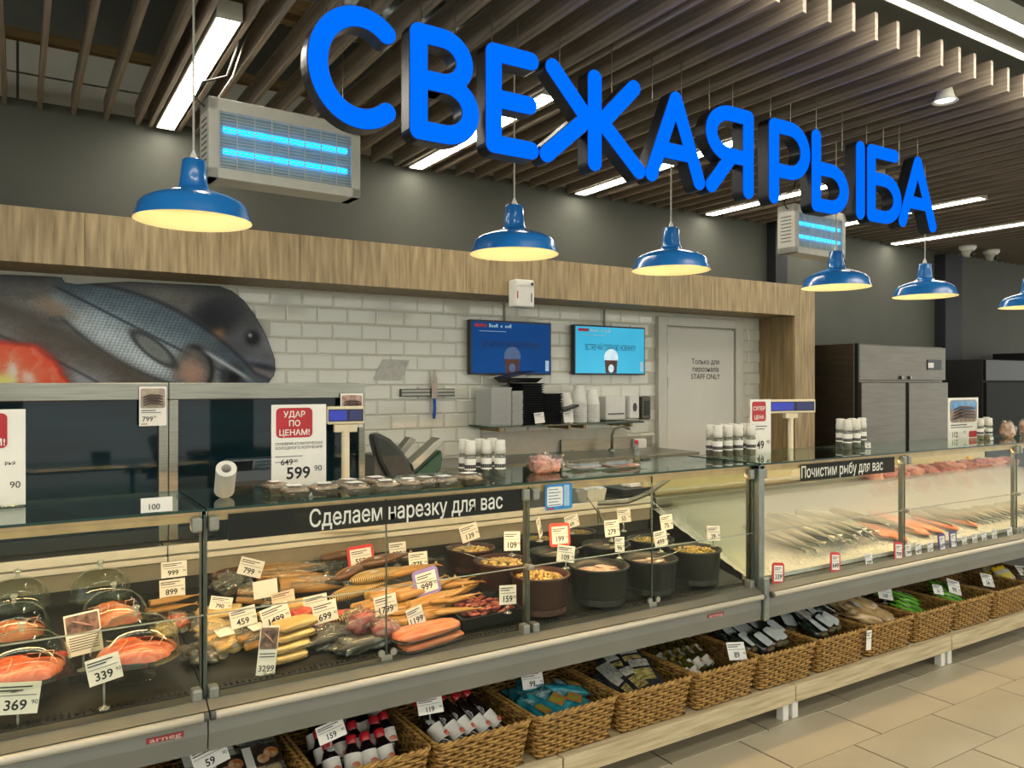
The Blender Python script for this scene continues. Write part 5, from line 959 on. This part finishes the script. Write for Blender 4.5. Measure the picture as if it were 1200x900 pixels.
# scale displays and scale
def scale_display(label, x0, x1, y0, y1, Y, zbase):
    a, b = px(x0, y0, Y), px(x1, y1, Y); z1 = px((x0+x1)/2, y0, Y).z; z0 = px((x0+x1)/2, y1, Y).z; hw = (b.x-a.x)/2; h_ = (z1-z0); r = thing('scale_display', label, 'scale display', ((a.x+b.x)/2, Y, zbase), R(-12)); zc = (z0+z1)/2-zbase
    MB().box(-hw, hw, -.02, .025, zc-h_/2, zc+h_/2).build('housing', cream, r, bevel=.006); MB().box(-hw*.9, hw*.05, -.0225, -.019, zc-h_*.28, zc+h_*.28).build('display', mat('lcd_blue', '#2030a0', .3, 0, .1, emit=.2), r); MB().box(hw*.18, hw*.9, -.0225, -.019, zc-h_*.28, zc+h_*.28).build('display', mat('lcd_dark', '#1c2350', .3, 0, .1, emit=.2), r)
    MB().box(-hw*.94, hw*.94, -.021, -.0195, zc-h_*.34, zc+h_*.34).build('bezel', black, r); MB().box(-.05, .05, -.015, .02, zc-h_/2-.035, zc-h_/2).build('neck', cream, r, bevel=.004); MB().tube([(0, 0, 0), (0, 0, zc-h_/2-.03)], .018, 12).build('pole', cream, r, smooth=True); MB().box(-.13, .13, -.15, .12, 0, .07).build('scale_body', cream, r, bevel=.01)
scale_display('cream scale with pole display in front of the wooden column', 904, 948, 468, 484, 3.42, .968)
scale_display('cream scale display showing blue digits beside the 599 board', 384, 425, 476, 497, 3.3, .968)
r = thing('label_scale', 'dark label scale with keypad in front of the tinted screen', 'scale', (px(298, 550, 3.3).x, 3.29, .968)); sc_ = mat('scale_dark', '#152a33', .3, 0, .1)
MB().xprism([(-.09, 0), (.07, 0), (.07, .3), (-.04, .33), (-.09, .24)], -.13, .11).build('housing', sc_, r, bevel=.01); kp = MB()
for i in range(7):
    for j in range(5): kp.at(Mx((-.0, -.067, .285), 0, R(28))); kp.box(-.02+.017*i, -.006+.017*i, -.006, -.001, -.035+.016*j, -.023+.016*j)
kp.build('keypad', mat('keypad_blue', '#49606b', .4), r); MB().at(Mx((0, -.067, .285), 0, R(28))).box(-.12, -.03, -.005, -.002, -.035, .04).build('display', mat('scale_lcd', '#12242e', .15), r)
# service ledge items seen through the glass
WZ = .9675
def ledge(x, y, Y): p = px(x, y, Y); return Vector((p.x, Y, WZ))
foam = mat('foam_white', '#d6d3c6', .6, 0, .05, 40)
def foam_box(label, x, Y, w_, d_, h_, seed):
    p = ledge(x, 600, Y); r = thing('foam_tub', label, 'tub', p); m = MB(); q = .8; m.add([(-w_*q/2, -d_*q/2, 0), (w_*q/2, -d_*q/2, 0), (w_*q/2, d_*q/2, 0), (-w_*q/2, d_*q/2, 0), (-w_/2, -d_/2, h_), (w_/2, -d_/2, h_), (w_/2, d_/2, h_), (-w_/2, d_/2, h_)], [(0, 3, 2, 1)]+[(i, (i+1) % 4, 4+(i+1) % 4, 4+i) for i in range(4)]); m.build('tub', foam, r); put('crumpled_film', lump_mesh(w_*.95, d_*.95, h_*.7, mat('crumpled_white', '#cfd6da', .3, 0, .15, 30), seed, .45, 26), r, loc=(0, 0, h_*.55))
foam_box('white foam tub with crumpled film on the ledge behind the left case', 286, 3.3, .12, .09, .055, 400); foam_box('white foam tub with crumpled film on the ledge behind the salad pots', 693, 3.3, .13, .1, .07, 401)
p = ledge(370, 600, 3.3); tag(MB().box(-.2, .2, -.05, .05, 0, .018).build('cutting_board', mat('board_yellow', '#c9a95c', .5), bevel=.004), 'yellow cutting board on the service ledge behind the lettering', 'cutting board').location = p
p = ledge(355, 600, 3.36); tag(MB().box(-.06, .06, -.03, .03, 0, .06).build('bread_box', mat('box_white2', '#d8cfa8', .5), bevel=.008), 'small cream box standing on the yellow cutting board', 'box').location = p+Vector((0, -.05, .0185))
p = ledge(448, 612, 3.28); r = thing('paper_roll', 'white paper roll lying on the service ledge', 'paper roll', p+Vector((0, 0, .026)), R(62)); MB().at(Matrix.Rotation(R(90), 4, 'X')).lathe([(.025, -.12), (.025, .12), (.012, .12), (.012, -.12), (.025, -.12)], 20).build('paper', white, r); MB().at(Matrix.Rotation(R(90), 4, 'X')).lathe([(.0125, .1205), (.0125, -.1)], 16, cap1=True).build('core', mat('core_brown', '#5a3f28', .7), r)
p = px(655, 582, 2.488); r = thing('info_card', 'blue information card with white panel hung on the front of the middle case', 'info card', p); MB().prism(rrect(-.064, .064, -.05, .05, .008), 0, .002).build('card', mat('card_blue', '#2a86c8', .4), r); MB().prism(rrect(-.056, .018, -.036, .04, .01), -.001, 0).build('white_panel', card, r); MB().prism(rrect(.024, .05, -.038, .044, .003), -.001, 0).build('side_panel', mat('panel_pale', '#9cc4dc', .5), r)
t = MB()
for i in range(6): t.box(-.05, .008 if i % 2 else -.004, -.0016, -.001, .028-.012*i, .031-.012*i)
t.build('print', mat('print_teal', '#3a7a9a', .6), r); MB().box(-.055, -.025, -.0012, -.0002, -.047, -.041).build('red_print', red, r); MB().tube([(-.05, .001, .045), (-.05, .001, p.z*0+.075)], .0015, 6).build('hook', acry, r)
for i, (xa, ya) in enumerate(((700, 600), (708, 612))):
    p = px(xa, ya, 3.0); r = thing('tongs', ('steel serving tongs standing in the rear salad pot', 'second steel tongs leaning right in the rear salad pot')[i], 'tongs', p); MB().tube([(-.045+.02*i, .02, .07), (0, 0, 0), (.03, .03, -.06)], [.009, .007, .005], 8, flat=.35).build('arm', steel, r, smooth=True); MB().tube([(-.04+.02*i, .03, .07), (.012, .01, 0), (.05, .03, -.06)], [.009, .007, .005], 8, flat=.35).build('arm', steel, r, smooth=True)
p = ledge(738, 590, 3.36); r = thing('black_tray', 'black tray stack on the ledge behind the salad pots', 'tray', p); m = MB()
for i in range(4): MB().box(-.12, .12, -.08, .08, .013*i, .013*i+.011).build('tray', tray_b, r, bevel=.004)
tag(MB().box(-.06, .06, -.04, .04, 0, .014).build('paper_pad', card, bevel=.002), 'white paper pad on the black tray stack', 'paper pad').location = p+Vector((.03, 0, .052))
tag(MB().tube([px(700, 590, 3.19), px(735, 588, 3.15), px(760, 578, 3.05), px(785, 560, 2.93)], .012, 10).build('curved_rail', mat('curved_grey', '#8c8c80', .35, .5), smooth=True), 'curved grey support rail behind the rightmost salad pots', 'rail')
# ================================================================== LOW WOODEN SHELVES
pine = mat('pale_pine', '#a99a78', .55, 0, .1, 8, stretch=(.5, 8, 8), col2='#c9bc9a', bump=.03); YF = 2.42
xs = [-.93, .413, 1.755, 3.107, 4.45, 5.8]; zs = .168
for i in range(5):
    a, b = xs[i]+.004, xs[i+1]-.004
    r = thing('low_shelf', 'low pale wooden basket shelf '+('at the left picture edge', 'under the sauce bottle baskets', 'under the teal bags and green jars', 'under the seaweed and beige bag baskets', 'at the far right end')[i], 'shelf', ((a+b)/2, YF, 0), group='low wooden shelves'); hw = (b-a)/2
    MB().box(-hw, hw, 0, .022, .09, zs+.004).build('front_board', pine, r, bevel=.002); MB().box(-hw, hw, .022, .5, zs-.02, zs).build('shelf_board', pine, r)
    for x in (-hw+.01, hw-.05):
        for y in (.03, .44): MB().box(x, x+.04, y, y+.04, 0, zs-.02).build('leg', white, r, bevel=.002)
# ================================================================== WICKER BASKETS
wick = mat('wicker', '#80602c', .55, 0, .25, 45, col2='#b8904c', bump=.3); wick2 = mat('wicker_stake', '#5d421f', .6, 0, .2, 60)
BW, BD, BH = .405, .43, .165
def loop(t, s_, off):          # rounded rectangle perimeter parameter -> point
    hw, hd, rc = BW/2*s_-off, BD/2*s_-off, .03; segs = [2*(hw-rc), PI*rc/2, 2*(hd-rc), PI*rc/2]*2; tot = sum(segs); u = t % 1*tot; x0, y0, an = -(hw-rc), -hd, 0
    P_s = [(-(hw-rc), -hd, 0), (hw-rc, -(hd-rc), -90), (hw, -(hd-rc), 90), (hw-rc, hd-rc, 0), (hw-rc, hd, 180), (-(hw-rc), hd-rc, 90), (-hw, hd-rc, 270), (-(hw-rc), -(hd-rc), 180)]
    for k_, sg in enumerate(segs):
        if u <= sg or k_ == 7:
            x, y, a = P_s[k_]
            if k_ % 2 == 0: d_ = R(a); return (x+u*math.cos(d_), y+u*math.sin(d_)), (math.sin(d_), -math.cos(d_))
            a2 = R(a+90*u/sg); return (x+rc*math.cos(a2), y+rc*math.sin(a2)), (math.cos(a2), math.sin(a2))
        u -= sg
NS = 46; rows = 12; wv = MB()
for j in range(rows):
    z = .008+(BH-.02)*j/(rows-1); s_ = .9+.1*j/(rows-1); pts = []
    for i in range(NS*2):
        (x, y), n_ = loop(i/(NS*2), s_, .006); sg = math.sin(PI*(i+.0)/1+0) if 0 else ((1 if (i//2+j) % 2 else -1) if i % 2 == 0 else 0); pts.append((x+n_[0]*.0052*sg, y+n_[1]*.0052*sg, z+rnd.uniform(-.001, .001)))
    wv.tube(pts, .0062, 4, closed=True)
weave_me = wv.mesh('woven_wall', wick, True); sk = MB()
for i in range(NS):
    (x, y), n_ = loop(i/NS, .9, .006); (x2, y2), _ = loop(i/NS, 1., .006); sk.tube([(x, y, .002), (x2, y2, BH-.004)], .003, 4)
stake_me = sk.mesh('stakes', wick2); rm = MB()
for ph in (0, PI):
    pts = []
    for i in range(200):
        (x, y), n_ = loop(i/200, 1., .004); a = 2*PI*i/200*26+ph; pts.append((x+n_[0]*.005*math.cos(a), y+n_[1]*.005*math.cos(a), BH+.005*math.sin(a)))
    rm.tube(pts, .0055, 5, closed=True)
rim_me = rm.mesh('rim', wick, True); bo = MB(); bo.box(-BW/2*.88, BW/2*.88, -BD/2*.88, BD/2*.88, 0, .006); base_me = bo.mesh('basket_base', wick2)
BX = [.803+.4165*k_ for k_ in range(-2, 12)]
bn = ['of clear cake boxes at the left picture edge', 'of dark snack boxes with the 59 tag', 'of red-capped sauce jars with the 159 tag', 'of long sauce bottles with the 119 tag', 'of teal snack bags with the 99 tag', 'of dark mushroom packs', 'of white-labelled green jars', 'of black white-labelled seaweed packs with the 89 tag', 'of dark seaweed packs under a silver pouch', 'of beige bags with the 169 tag', 'of bright green pouches, left one', 'of bright green pouches, right one', 'holding a single grey pouch', 'of yellow-topped bottles at the right edge']
BYC = 2.44+BD/2; BK = []
for i, x in enumerate(BX):
    r = thing('wicker_basket', 'brown wicker basket '+bn[i], 'basket', (x+.208, BYC, zs+.001), R(rnd.uniform(-1, 1)), 'wicker baskets on the low shelf')
    for nm_, me in (('woven_wall', weave_me), ('stakes', stake_me), ('rim', rim_me), ('basket_base', base_me)): put(nm_, me, r)
    BK.append((x+.208, BYC, zs+.008))
# ================================================================== BASKET CONTENTS
TILT = R(20)
def inb(i, u, v, h): x, y, z = BK[i]; return Vector((x+u*.16, y+v*.17, z+h+(.055 if i > 6 else .036)))
def copies(proto_parts, name, label, cat, group, loc, rot, s=1.):
    r = thing(name, label, cat, loc, group=group, rot=rot)
    if s != 1.: r.scale = (s,)*3
    for q in proto_parts: put(q[0], q[1], r)
    return r
ordn = ['first', 'second', 'third', 'fourth', 'fifth', 'sixth', 'seventh', 'eighth', 'ninth', 'tenth', 'eleventh', 'twelfth', 'thirteenth', 'fourteenth', 'fifteenth', 'sixteenth']
# snack boxes (clear plastic with printed sleeve)
clearb = glass('box_plastic', '#e9e9e2', .08, .7, .04, body=.12)
def box_parts(sleeve, food): return [('clear_box', MB().box(-.06, .06, -.09, .09, 0, .035).mesh('clear_box', clearb)), ('food', MB().ball((-.02, .05, .014), (.03, .03, .014), 10, 6, .2).ball((.03, .05, .014), (.028, .03, .014), 10, 6, .2).ball((-.02, -.02, .014), (.03, .03, .014), 10, 6, .2).ball((.03, -.03, .014), (.028, .03, .014), 10, 6, .2).mesh('food', food, True)), ('sleeve', MB().box(-.0605, .0605, -.03, .062, .0352, .0362).mesh('sleeve', sleeve)), ('sticker', MB().prism(rrect(-.056, -.02, -.085, .06, .004), 0, .001).mesh('sticker', card))]
bx1 = box_parts(mat('sleeve_dark', '#23211f', .4, 0, .2, 60, col2='#4a3a2c'), mat('food_cream', '#c9b07a', .5, 0, .3, 40)); bx1[3] = ('sticker', MB().box(-.058, -.03, -.088, .062, .0363, .0368).mesh('sticker', card))
bx1.append(('picture', MB().at(Matrix.Translation((0, 0, .0365))).lathe([(.001, 0), (.02, .0)], 14).at(Matrix.Translation((.03, .02, .0366))).lathe([(.001, 0), (.024, 0)], 16).mesh('picture', mat('food_orange', '#b5652c', .5, 0, .3, 50, col2='#d9c9a0'))))
for k_, (bi, spots) in enumerate(((1, ((-.75, -.1), (-.1, .1), (.62, .1), (-.5, .7), (.3, .75))), (0, ((-.4, .2), (.35, .25), (.8, -.2))))):
    for j, (u, v) in enumerate(spots): copies(bx1, 'snack_box', ('dark sleeved clear snack box in the 59 basket, %s' if bi == 1 else 'clear cake box in the basket at the left edge, %s') % ('front left', 'front middle', 'front right', 'rear left', 'rear right')[j], 'snack box', 'snack boxes in the left baskets', inb(bi, u, v, .075+.012*j), (TILT, 0, R(4*j-8)))
# sauce jars with red caps
sauce = mat('sauce_dark', '#171110', .12, 0, .2, coat=.6); capr = mat('cap_red', '#a31c26', .3, 0, .06, coat=.3); lab1 = mat('label_white', '#d8d6ce', .45, 0, .06, 40); labp = mat('label_coral', '#c4573c', .5, 0, .4, 60, col2='#e8a48c')
jar = [('bottle', MB().lathe([(.020, 0), (.024, .004), (.0255, .02), (.0255, .07), (.016, .09), (.0125, .098)], 16, cap0=True).mesh('bottle', sauce, True)), ('cap', MB().lathe([(.0145, .096), (.0155, .1), (.0155, .118), (.013, .121)], 14, cap1=True).mesh('cap', capr, True)), ('label', MB().lathe([(.0259, .026), (.0259, .068)], 16).mesh('label', lab1, True)), ('label_picture', MB().at(Matrix.Translation((.004, -.0235, .036))).ball((0, 0, 0), (.012, .0045, .008), 10, 6).mesh('label_picture', labp, True))]
jr = [(-.72, .25), (-.32, .3), (.12, .25), (.5, .25), (.82, .5), (-.72, -.3), (-.34, -.3), (.06, -.3), (.44, -.3), (.8, -.22), (-.7, -.75), (-.3, -.78), (.1, -.8), (.5, -.8), (.1, .7), (.5, .7)]
for j, (u, v) in enumerate(jr): copies(jar, 'sauce_jar', 'dark sauce jar with red cap in the 159 basket, %s row, %s from the left' % (('middle', 'front', 'nearest', 'rear')[0 if j < 5 else 1 if j < 10 else 2 if j < 14 else 3], ordn[j if j < 5 else j-5 if j < 10 else j-10 if j < 14 else j-14]), 'sauce jar', 'red-capped sauce jars', inb(2, u, v, .045+.02*(v+.8)), (R(-38), 0, R(rnd.uniform(-14, 14))), 1.2)
# long sauce bottles
btl = [('bottle', MB().lathe([(.022, 0), (.027, .005), (.027, .04), (.0265, .085), (.023, .1), (.0245, .104), (.0225, .112), (.0235, .116), (.021, .124), (.021, .13), (.016, .15), (.012, .17)], 18, cap0=True).mesh('bottle', sauce, True)), ('cap', MB().lathe([(.0135, .168), (.0145, .171), (.0145, .19), (.012, .194)], 14, cap1=True).mesh('cap', capr, True)), ('label', MB().lathe([(.0275, .03), (.0275, .086)], 18).mesh('label', lab1, True)), ('label_picture', MB().at(Matrix.Translation((.008, -.0255, .042))).ball((0, 0, 0), (.013, .005, .01), 10, 6).mesh('label_picture', labp, True))]
for j in range(5): copies(btl, 'sauce_bottle', 'long dark sauce bottle in the 119 basket, %s from the left' % ordn[j], 'sauce bottle', 'long sauce bottles', inb(3, -.6+.36*j, -.62-.08*(j % 2), .05), (R(-50), 0, R(22+3*j)), 1.12)
# bags
def bag_parts(col, col2, w_=.13, l_=.19, h_=.05, seed=1, deco=None, deco2=None, rough=.3):
    m = mat('bag_'+col[1:], col, rough, 0, .2, 10, col2=col2, coat=.5, bump=.25, bscale=18); out = [('bag', lump_mesh(w_, l_, h_, m, seed, .22, 26))]
    def fn(sgn): return MB().grid(lambda u, v: ((u-.5)*w_*.8, sgn*(l_*.42+v*.04), h_*.45+.006*math.sin(u*30)), 12, 2).mesh('sealed_end', m, True)
    out += [('sealed_end', fn(1)), ('sealed_end', fn(-1))]
    def patch(x0, x1, y0, y1, mm, nm_): return (nm_, MB().grid(lambda u, v: (x0+(x1-x0)*u, y0+(y1-y0)*v, h_*1.17-.25*h_*((2*(x0+(x1-x0)*u)/w_)**2)-.1*h_*((2*(y0+(y1-y0)*v)/l_)**2)), 5, 5).mesh(nm_, mm, True))
    if deco: out.append(patch(-w_*.3, w_*.3, -l_*.3, l_*.02, deco, 'printed_picture'))
    if deco2: out.append(patch(-w_*.3, w_*.3, l_*.08, l_*.3, deco2, 'printed_label'))
    return out
tealb = bag_parts('#157082', '#3fa9b6', seed=5, deco=mat('teal_picture', '#c4562f', .4, 0, .3, 35, col2='#7d9a3a'), deco2=mat('teal_label', '#9fb9bc', .4, 0, .3, 60, col2='#1f6f7c'))
for j, (u, v, rz, h) in enumerate(((-.55, -.35, 20, .05), (-.15, -.3, 35, .07), (.3, -.35, 50, .06), (-.4, .25, 10, .05), (.1, .3, 60, .08), (.55, .05, 80, .08))): copies(tealb, 'snack_bag', 'teal snack bag with orange picture in the 99 basket, %s' % ('front left', 'front middle', 'front right', 'rear left', 'rear middle', 'upright at right')[j], 'snack bag', 'teal snack bags', inb(4, u, v, h), (R(12), R(rnd.uniform(-8, 8)), R(rz)))
mush = bag_parts('#24262a', '#3a3c40', .15, .2, .035, seed=8, deco=mat('mushroom_picture', '#5f5a2a', .4, 0, .5, 30, stretch=(1, 4, 1), col2='#c8b878'), deco2=mat('mushroom_label', '#c9c7bc', .4, 0, .3, 60, col2='#8d8b80'))
for j, (u, v, rz) in enumerate(((-.45, -.35, 30), (.05, -.2, 12), (.45, -.1, -15), (.0, .4, 4), (.5, .4, -10))): copies(mush, 'mushroom_pack', 'dark mushroom pack with pale label, %s of its basket' % ('front left', 'front middle', 'front right', 'rear middle', 'rear right')[j], 'mushroom pack', 'dark mushroom packs', inb(5, u, v, .06+.015*j), (R(25), 0, R(rz)))
tag(MB().at(Mx((0, 0, 0), R(20), R(30))).box(-.05, .05, -.045, .045, 0, .004).build('price_holder', clipm), 'clear plastic price holder tipped over the mushroom packs', 'price holder').location = inb(5, -.65, -.1, .14)
# green jars
jarg = glass('jar_green', '#8b8d5a', .08, .8, .05, body=.3, bodycol='#6d6a34'); gj = [('jar', MB().lathe([(.022, 0), (.026, .004), (.026, .075), (.013, .1), (.0115, .13)], 16, cap0=True).mesh('jar', jarg, True)), ('contents', MB().lathe([(.023, .004), (.023, .07)], 14, cap0=True, cap1=True).mesh('contents', mat('olive_bits', '#5d5c2c', .5, 0, .4, 80, col2='#8d8a4a'))), ('cap', MB().lathe([(.0135, .126), (.0135, .142), (.011, .144)], 12, cap1=True).mesh('cap', mat('cap_gold', '#8d7a34', .35, .5), True)), ('label', MB().lathe([(.0265, .02), (.0265, .066)], 16).mesh('label', lab1, True)), ('label_mark', MB().at(Matrix.Translation((0, -.0245, .042))).ball((0, 0, 0), (.009, .004, .009), 10, 6).mesh('label_mark', mat('label_gold', '#b5814a', .5), True))]
for j in range(11):
    u, v = ((-.7+.36*j, .35) if j < 5 else (-.55+.36*(j-5), -.25) if j < 9 else (-.75+.3*(j-9), -.7)); copies(gj, 'green_jar', 'slim green jar with white label, %s row, %s from the left' % (('rear', 'middle', 'front')[0 if j < 5 else 1 if j < 9 else 2], ordn[j if j < 5 else j-5 if j < 9 else j-9]), 'jar', 'green jars in the basket', inb(6, u, v, .045+.015*(v > 0)), (R(-52), 0, R(20)))
# seaweed packs
sea = [('tray', lump_mesh(.085, .12, .045, mat('seaweed_black', '#141715', .25, 0, .4, 25, col2='#2c3a30', coat=.6), 11, .1)), ('label', MB().prism(rrect(-.032, .032, -.04, .04, .012), -.001, .0).mesh('label', lab1))]
sea[1] = ('label', MB().at(Matrix.Rotation(R(-90), 4, 'X') @ Matrix.Identity(4)).prism(rrect(-.032, .032, -.03, .045, .014), -.0545, -.0525).mesh('label', mat('label_cool', '#c4cbc9', .4, 0, .08, 50))); sea.append(('label_picture', MB().ball((0, .05, .036), (.034, .016, .014), 10, 6).mesh('label_picture', mat('sea_pic', '#7d4a30', .5, 0, .5, 40, col2='#33502c'), True)))
for j, (u, v) in enumerate(((-.7, .5), (-.3, .55), (.1, .6), (.5, .62), (-.35, -.35), (.1, -.3), (.5, -.2), (.8, .1), (-.75, -.1))): copies(sea, 'seaweed_pack', 'black seaweed pack with white label in the 89 basket, %s' % ('rear first from the left', 'rear second', 'rear third', 'rear fourth', 'front first', 'front second', 'front third', 'right side', 'left side')[j], 'seaweed pack', 'seaweed packs', inb(7, u, v, .08+.01*(j % 2)), (R(-28), 0, R(180+14+3*(j % 3))), 1.15)
for j, (u, v, h) in enumerate(((-.6, .5, .08), (0, .45, .1), (.5, .4, .12), (-.4, -.35, .08), (.0, -.3, .09), (.4, -.25, .09), (.75, .1, .12))): copies(sea, 'seaweed_pack', 'black seaweed pack under and around the silver pouch, %s' % ('rear left', 'rear middle', 'rear right', 'front left', 'front middle', 'front right', 'far right')[j], 'seaweed pack', 'seaweed packs', inb(8, u, v, h), (R(-28), R(10*(j % 3-1)), R(180+10*j-20)), 1.15)
silv = bag_parts('#8e8c84', '#b5b3aa', .1, .17, .02, seed=14); copies(silv, 'silver_pouch', 'silver grey pouch lying on the dark seaweed packs', 'pouch', None, inb(8, -.25, .1, .16), (R(30), 0, R(35)))
bgb = bag_parts('#c2a06c', '#e6cc9c', .14, .2, .06, seed=17, deco2=lab1)
for j, (u, v, rz, h) in enumerate(((-.35, .4, 30, .12), (-.3, -.2, 60, .09), (.25, .1, 40, .11), (.4, -.4, 20, .07), (-.55, -.5, 80, .07))): copies(bgb, 'beige_bag', 'beige paper-like snack bag in the 169 basket, %s' % ('rear topmost', 'middle left', 'middle right', 'front right', 'front left')[j], 'snack bag', 'beige snack bags', inb(9, u, v, h), (R(20), R(6*(j-2)), R(rz)))
grn = bag_parts('#58ad1c', '#92dc4c', .1, .17, .03, seed=19, deco=mat('green_print', '#2c7a14', .4, 0, .4, 40, col2='#bcd890'), deco2=mat('pouch_end', '#cfc9b4', .4, 0, .2, 30))
for bi, n_ in ((10, 6), (11, 4)):
    for j in range(n_): copies(grn, 'green_pouch', 'bright green pouch in the %s green basket, %s' % ('left' if bi == 10 else 'right', ('front', 'second from the front', 'middle', 'rear', 'topmost', 'right side')[j]), 'pouch', 'bright green pouches', inb(bi, -.35+.28*(j % 4), -.5+.26*j, .06+.012*j), (R(18), 0, R(62+8*(j % 3))))
greyb = bag_parts('#7f7f7c', '#b4b4b0', .09, .16, .02, seed=23); copies(greyb, 'grey_pouch', 'single grey clear pouch in the nearly empty basket', 'pouch', None, inb(12, -.1, -.2, .05), (R(12), 0, R(50)))
yb = [('bottle', MB().lathe([(.02, 0), (.024, .004), (.024, .07), (.012, .09)], 14, cap0=True).mesh('bottle', mat('bottle_white', '#cfcab8', .3), True)), ('cap', MB().lathe([(.015, .088), (.015, .112), (.01, .116)], 12, cap1=True).mesh('cap', mat('cap_yellow', '#d8b41c', .35), True)), ('label', MB().lathe([(.0243, .02), (.0243, .06)], 14).mesh('label', mat('label_yellow', '#d9c22a', .4), True))]
for j, (u, v) in enumerate(((-.8, .35), (-.5, .4), (-.2, .45), (-.7, -.1), (-.4, -.1), (-.1, -.05), (.2, .0))): copies(yb, 'yellow_bottle', 'white bottle with yellow cap at the right picture edge, %s' % ('rear left', 'rear middle', 'rear right', 'front first', 'front second', 'front third', 'front fourth')[j], 'bottle', 'yellow-capped bottles', inb(13, u, v, .05), (R(-40), 0, R(10*j-20)))
# tags on the baskets
def btag(x, y, w_, h_, price, where, Y, roll=0, tilt=-24, yaw=0, **k): p = px(x, y, Y); s_ = mpp(x, Y); price_tag(p, w_*s_, h_*s_, price, where, roll=roll, tilt=tilt, yaw=yaw, base=True, foot=.06, **k)
btag(246, 886, 40, 26, '59', 'on the basket of dark snack boxes', 2.6, -14); btag(388, 857, 34, 20, '159', 'on the basket of red-capped jars', 2.54, -10); btag(504, 827, 32, 18, '119', 'on the basket of long sauce bottles', 2.56, 3, -28); btag(624, 797, 29, 19, '99', 'on the basket of teal bags', 2.70, 4, -22)
btag(863, 763, 28, 20, '89', 'on the basket of black seaweed packs', 2.5, 8, -25); btag(1037, 695, 25, 15, '169', 'on the basket of beige bags', 2.66, 16, -25); btag(1099, 691, 18, 11, '74', 'low, between the two green baskets', 2.58, 14, -25); btag(1118, 688, 22, 17, '99', 'on the right green basket', 2.6, 20, -25); btag(1157, 680, 22, 15, '54', 'on the nearly empty basket', 2.6, 14, -25); btag(1198, 669, 18, 13, '64', 'on the basket of yellow-topped bottles', 2.66, 12, -40)
p = px(1018, 750, 2.42); price_tag(p, .04, .1, '', '', roll=4, tilt=0, base=False, foot=.05, extra='long vertical price strip hanging on the front of the beige bag basket')

# ================================================================== sub-parts sit under the part they belong to
SUB = {'badge_lettering': 'badge', 'screen_text': 'screen', 'screen_logo': 'screen', 'screen_caption': 'screen', 'screen_cup': 'screen', 'screen_cup_lid': 'screen', 'sticker_lettering': 'sticker_band', 'maker_lettering': 'maker_plate', 'display_label': 'display', 'photo_fish': 'photo', 'photo_sky': 'photo', 'photo_meat': 'photo', 'print': 'card', 'red_print': 'card', 'label_print': 'label', 'label_picture': 'label', 'label_mark': 'label', 'led_strip': 'light_bar', 'keypad': 'housing', 'lens': 'housing', 'slot': 'housing', 'window': 'housing', 'red_mark': 'housing', 'printed_picture': 'bag', 'printed_label': 'bag', 'fat_lines': 'flesh', 'side_vent': 'housing', 'grille': 'housing', 'door_gasket': 'body', 'cord_grip': 'cord', 'lock': 'control_panel'}
base_ = lambda o: o.name.split('.')[0]
for o in list(COL.objects):
    p = o.parent
    if p is None or p.type != 'EMPTY' or base_(o) not in SUB: continue
    for q in p.children:
        if q is not o and base_(q) == SUB[base_(o)] and q.location.length < 1e-6 and abs(q.rotation_euler.x)+abs(q.rotation_euler.y)+abs(q.rotation_euler.z) < 1e-6: o.parent = q; break
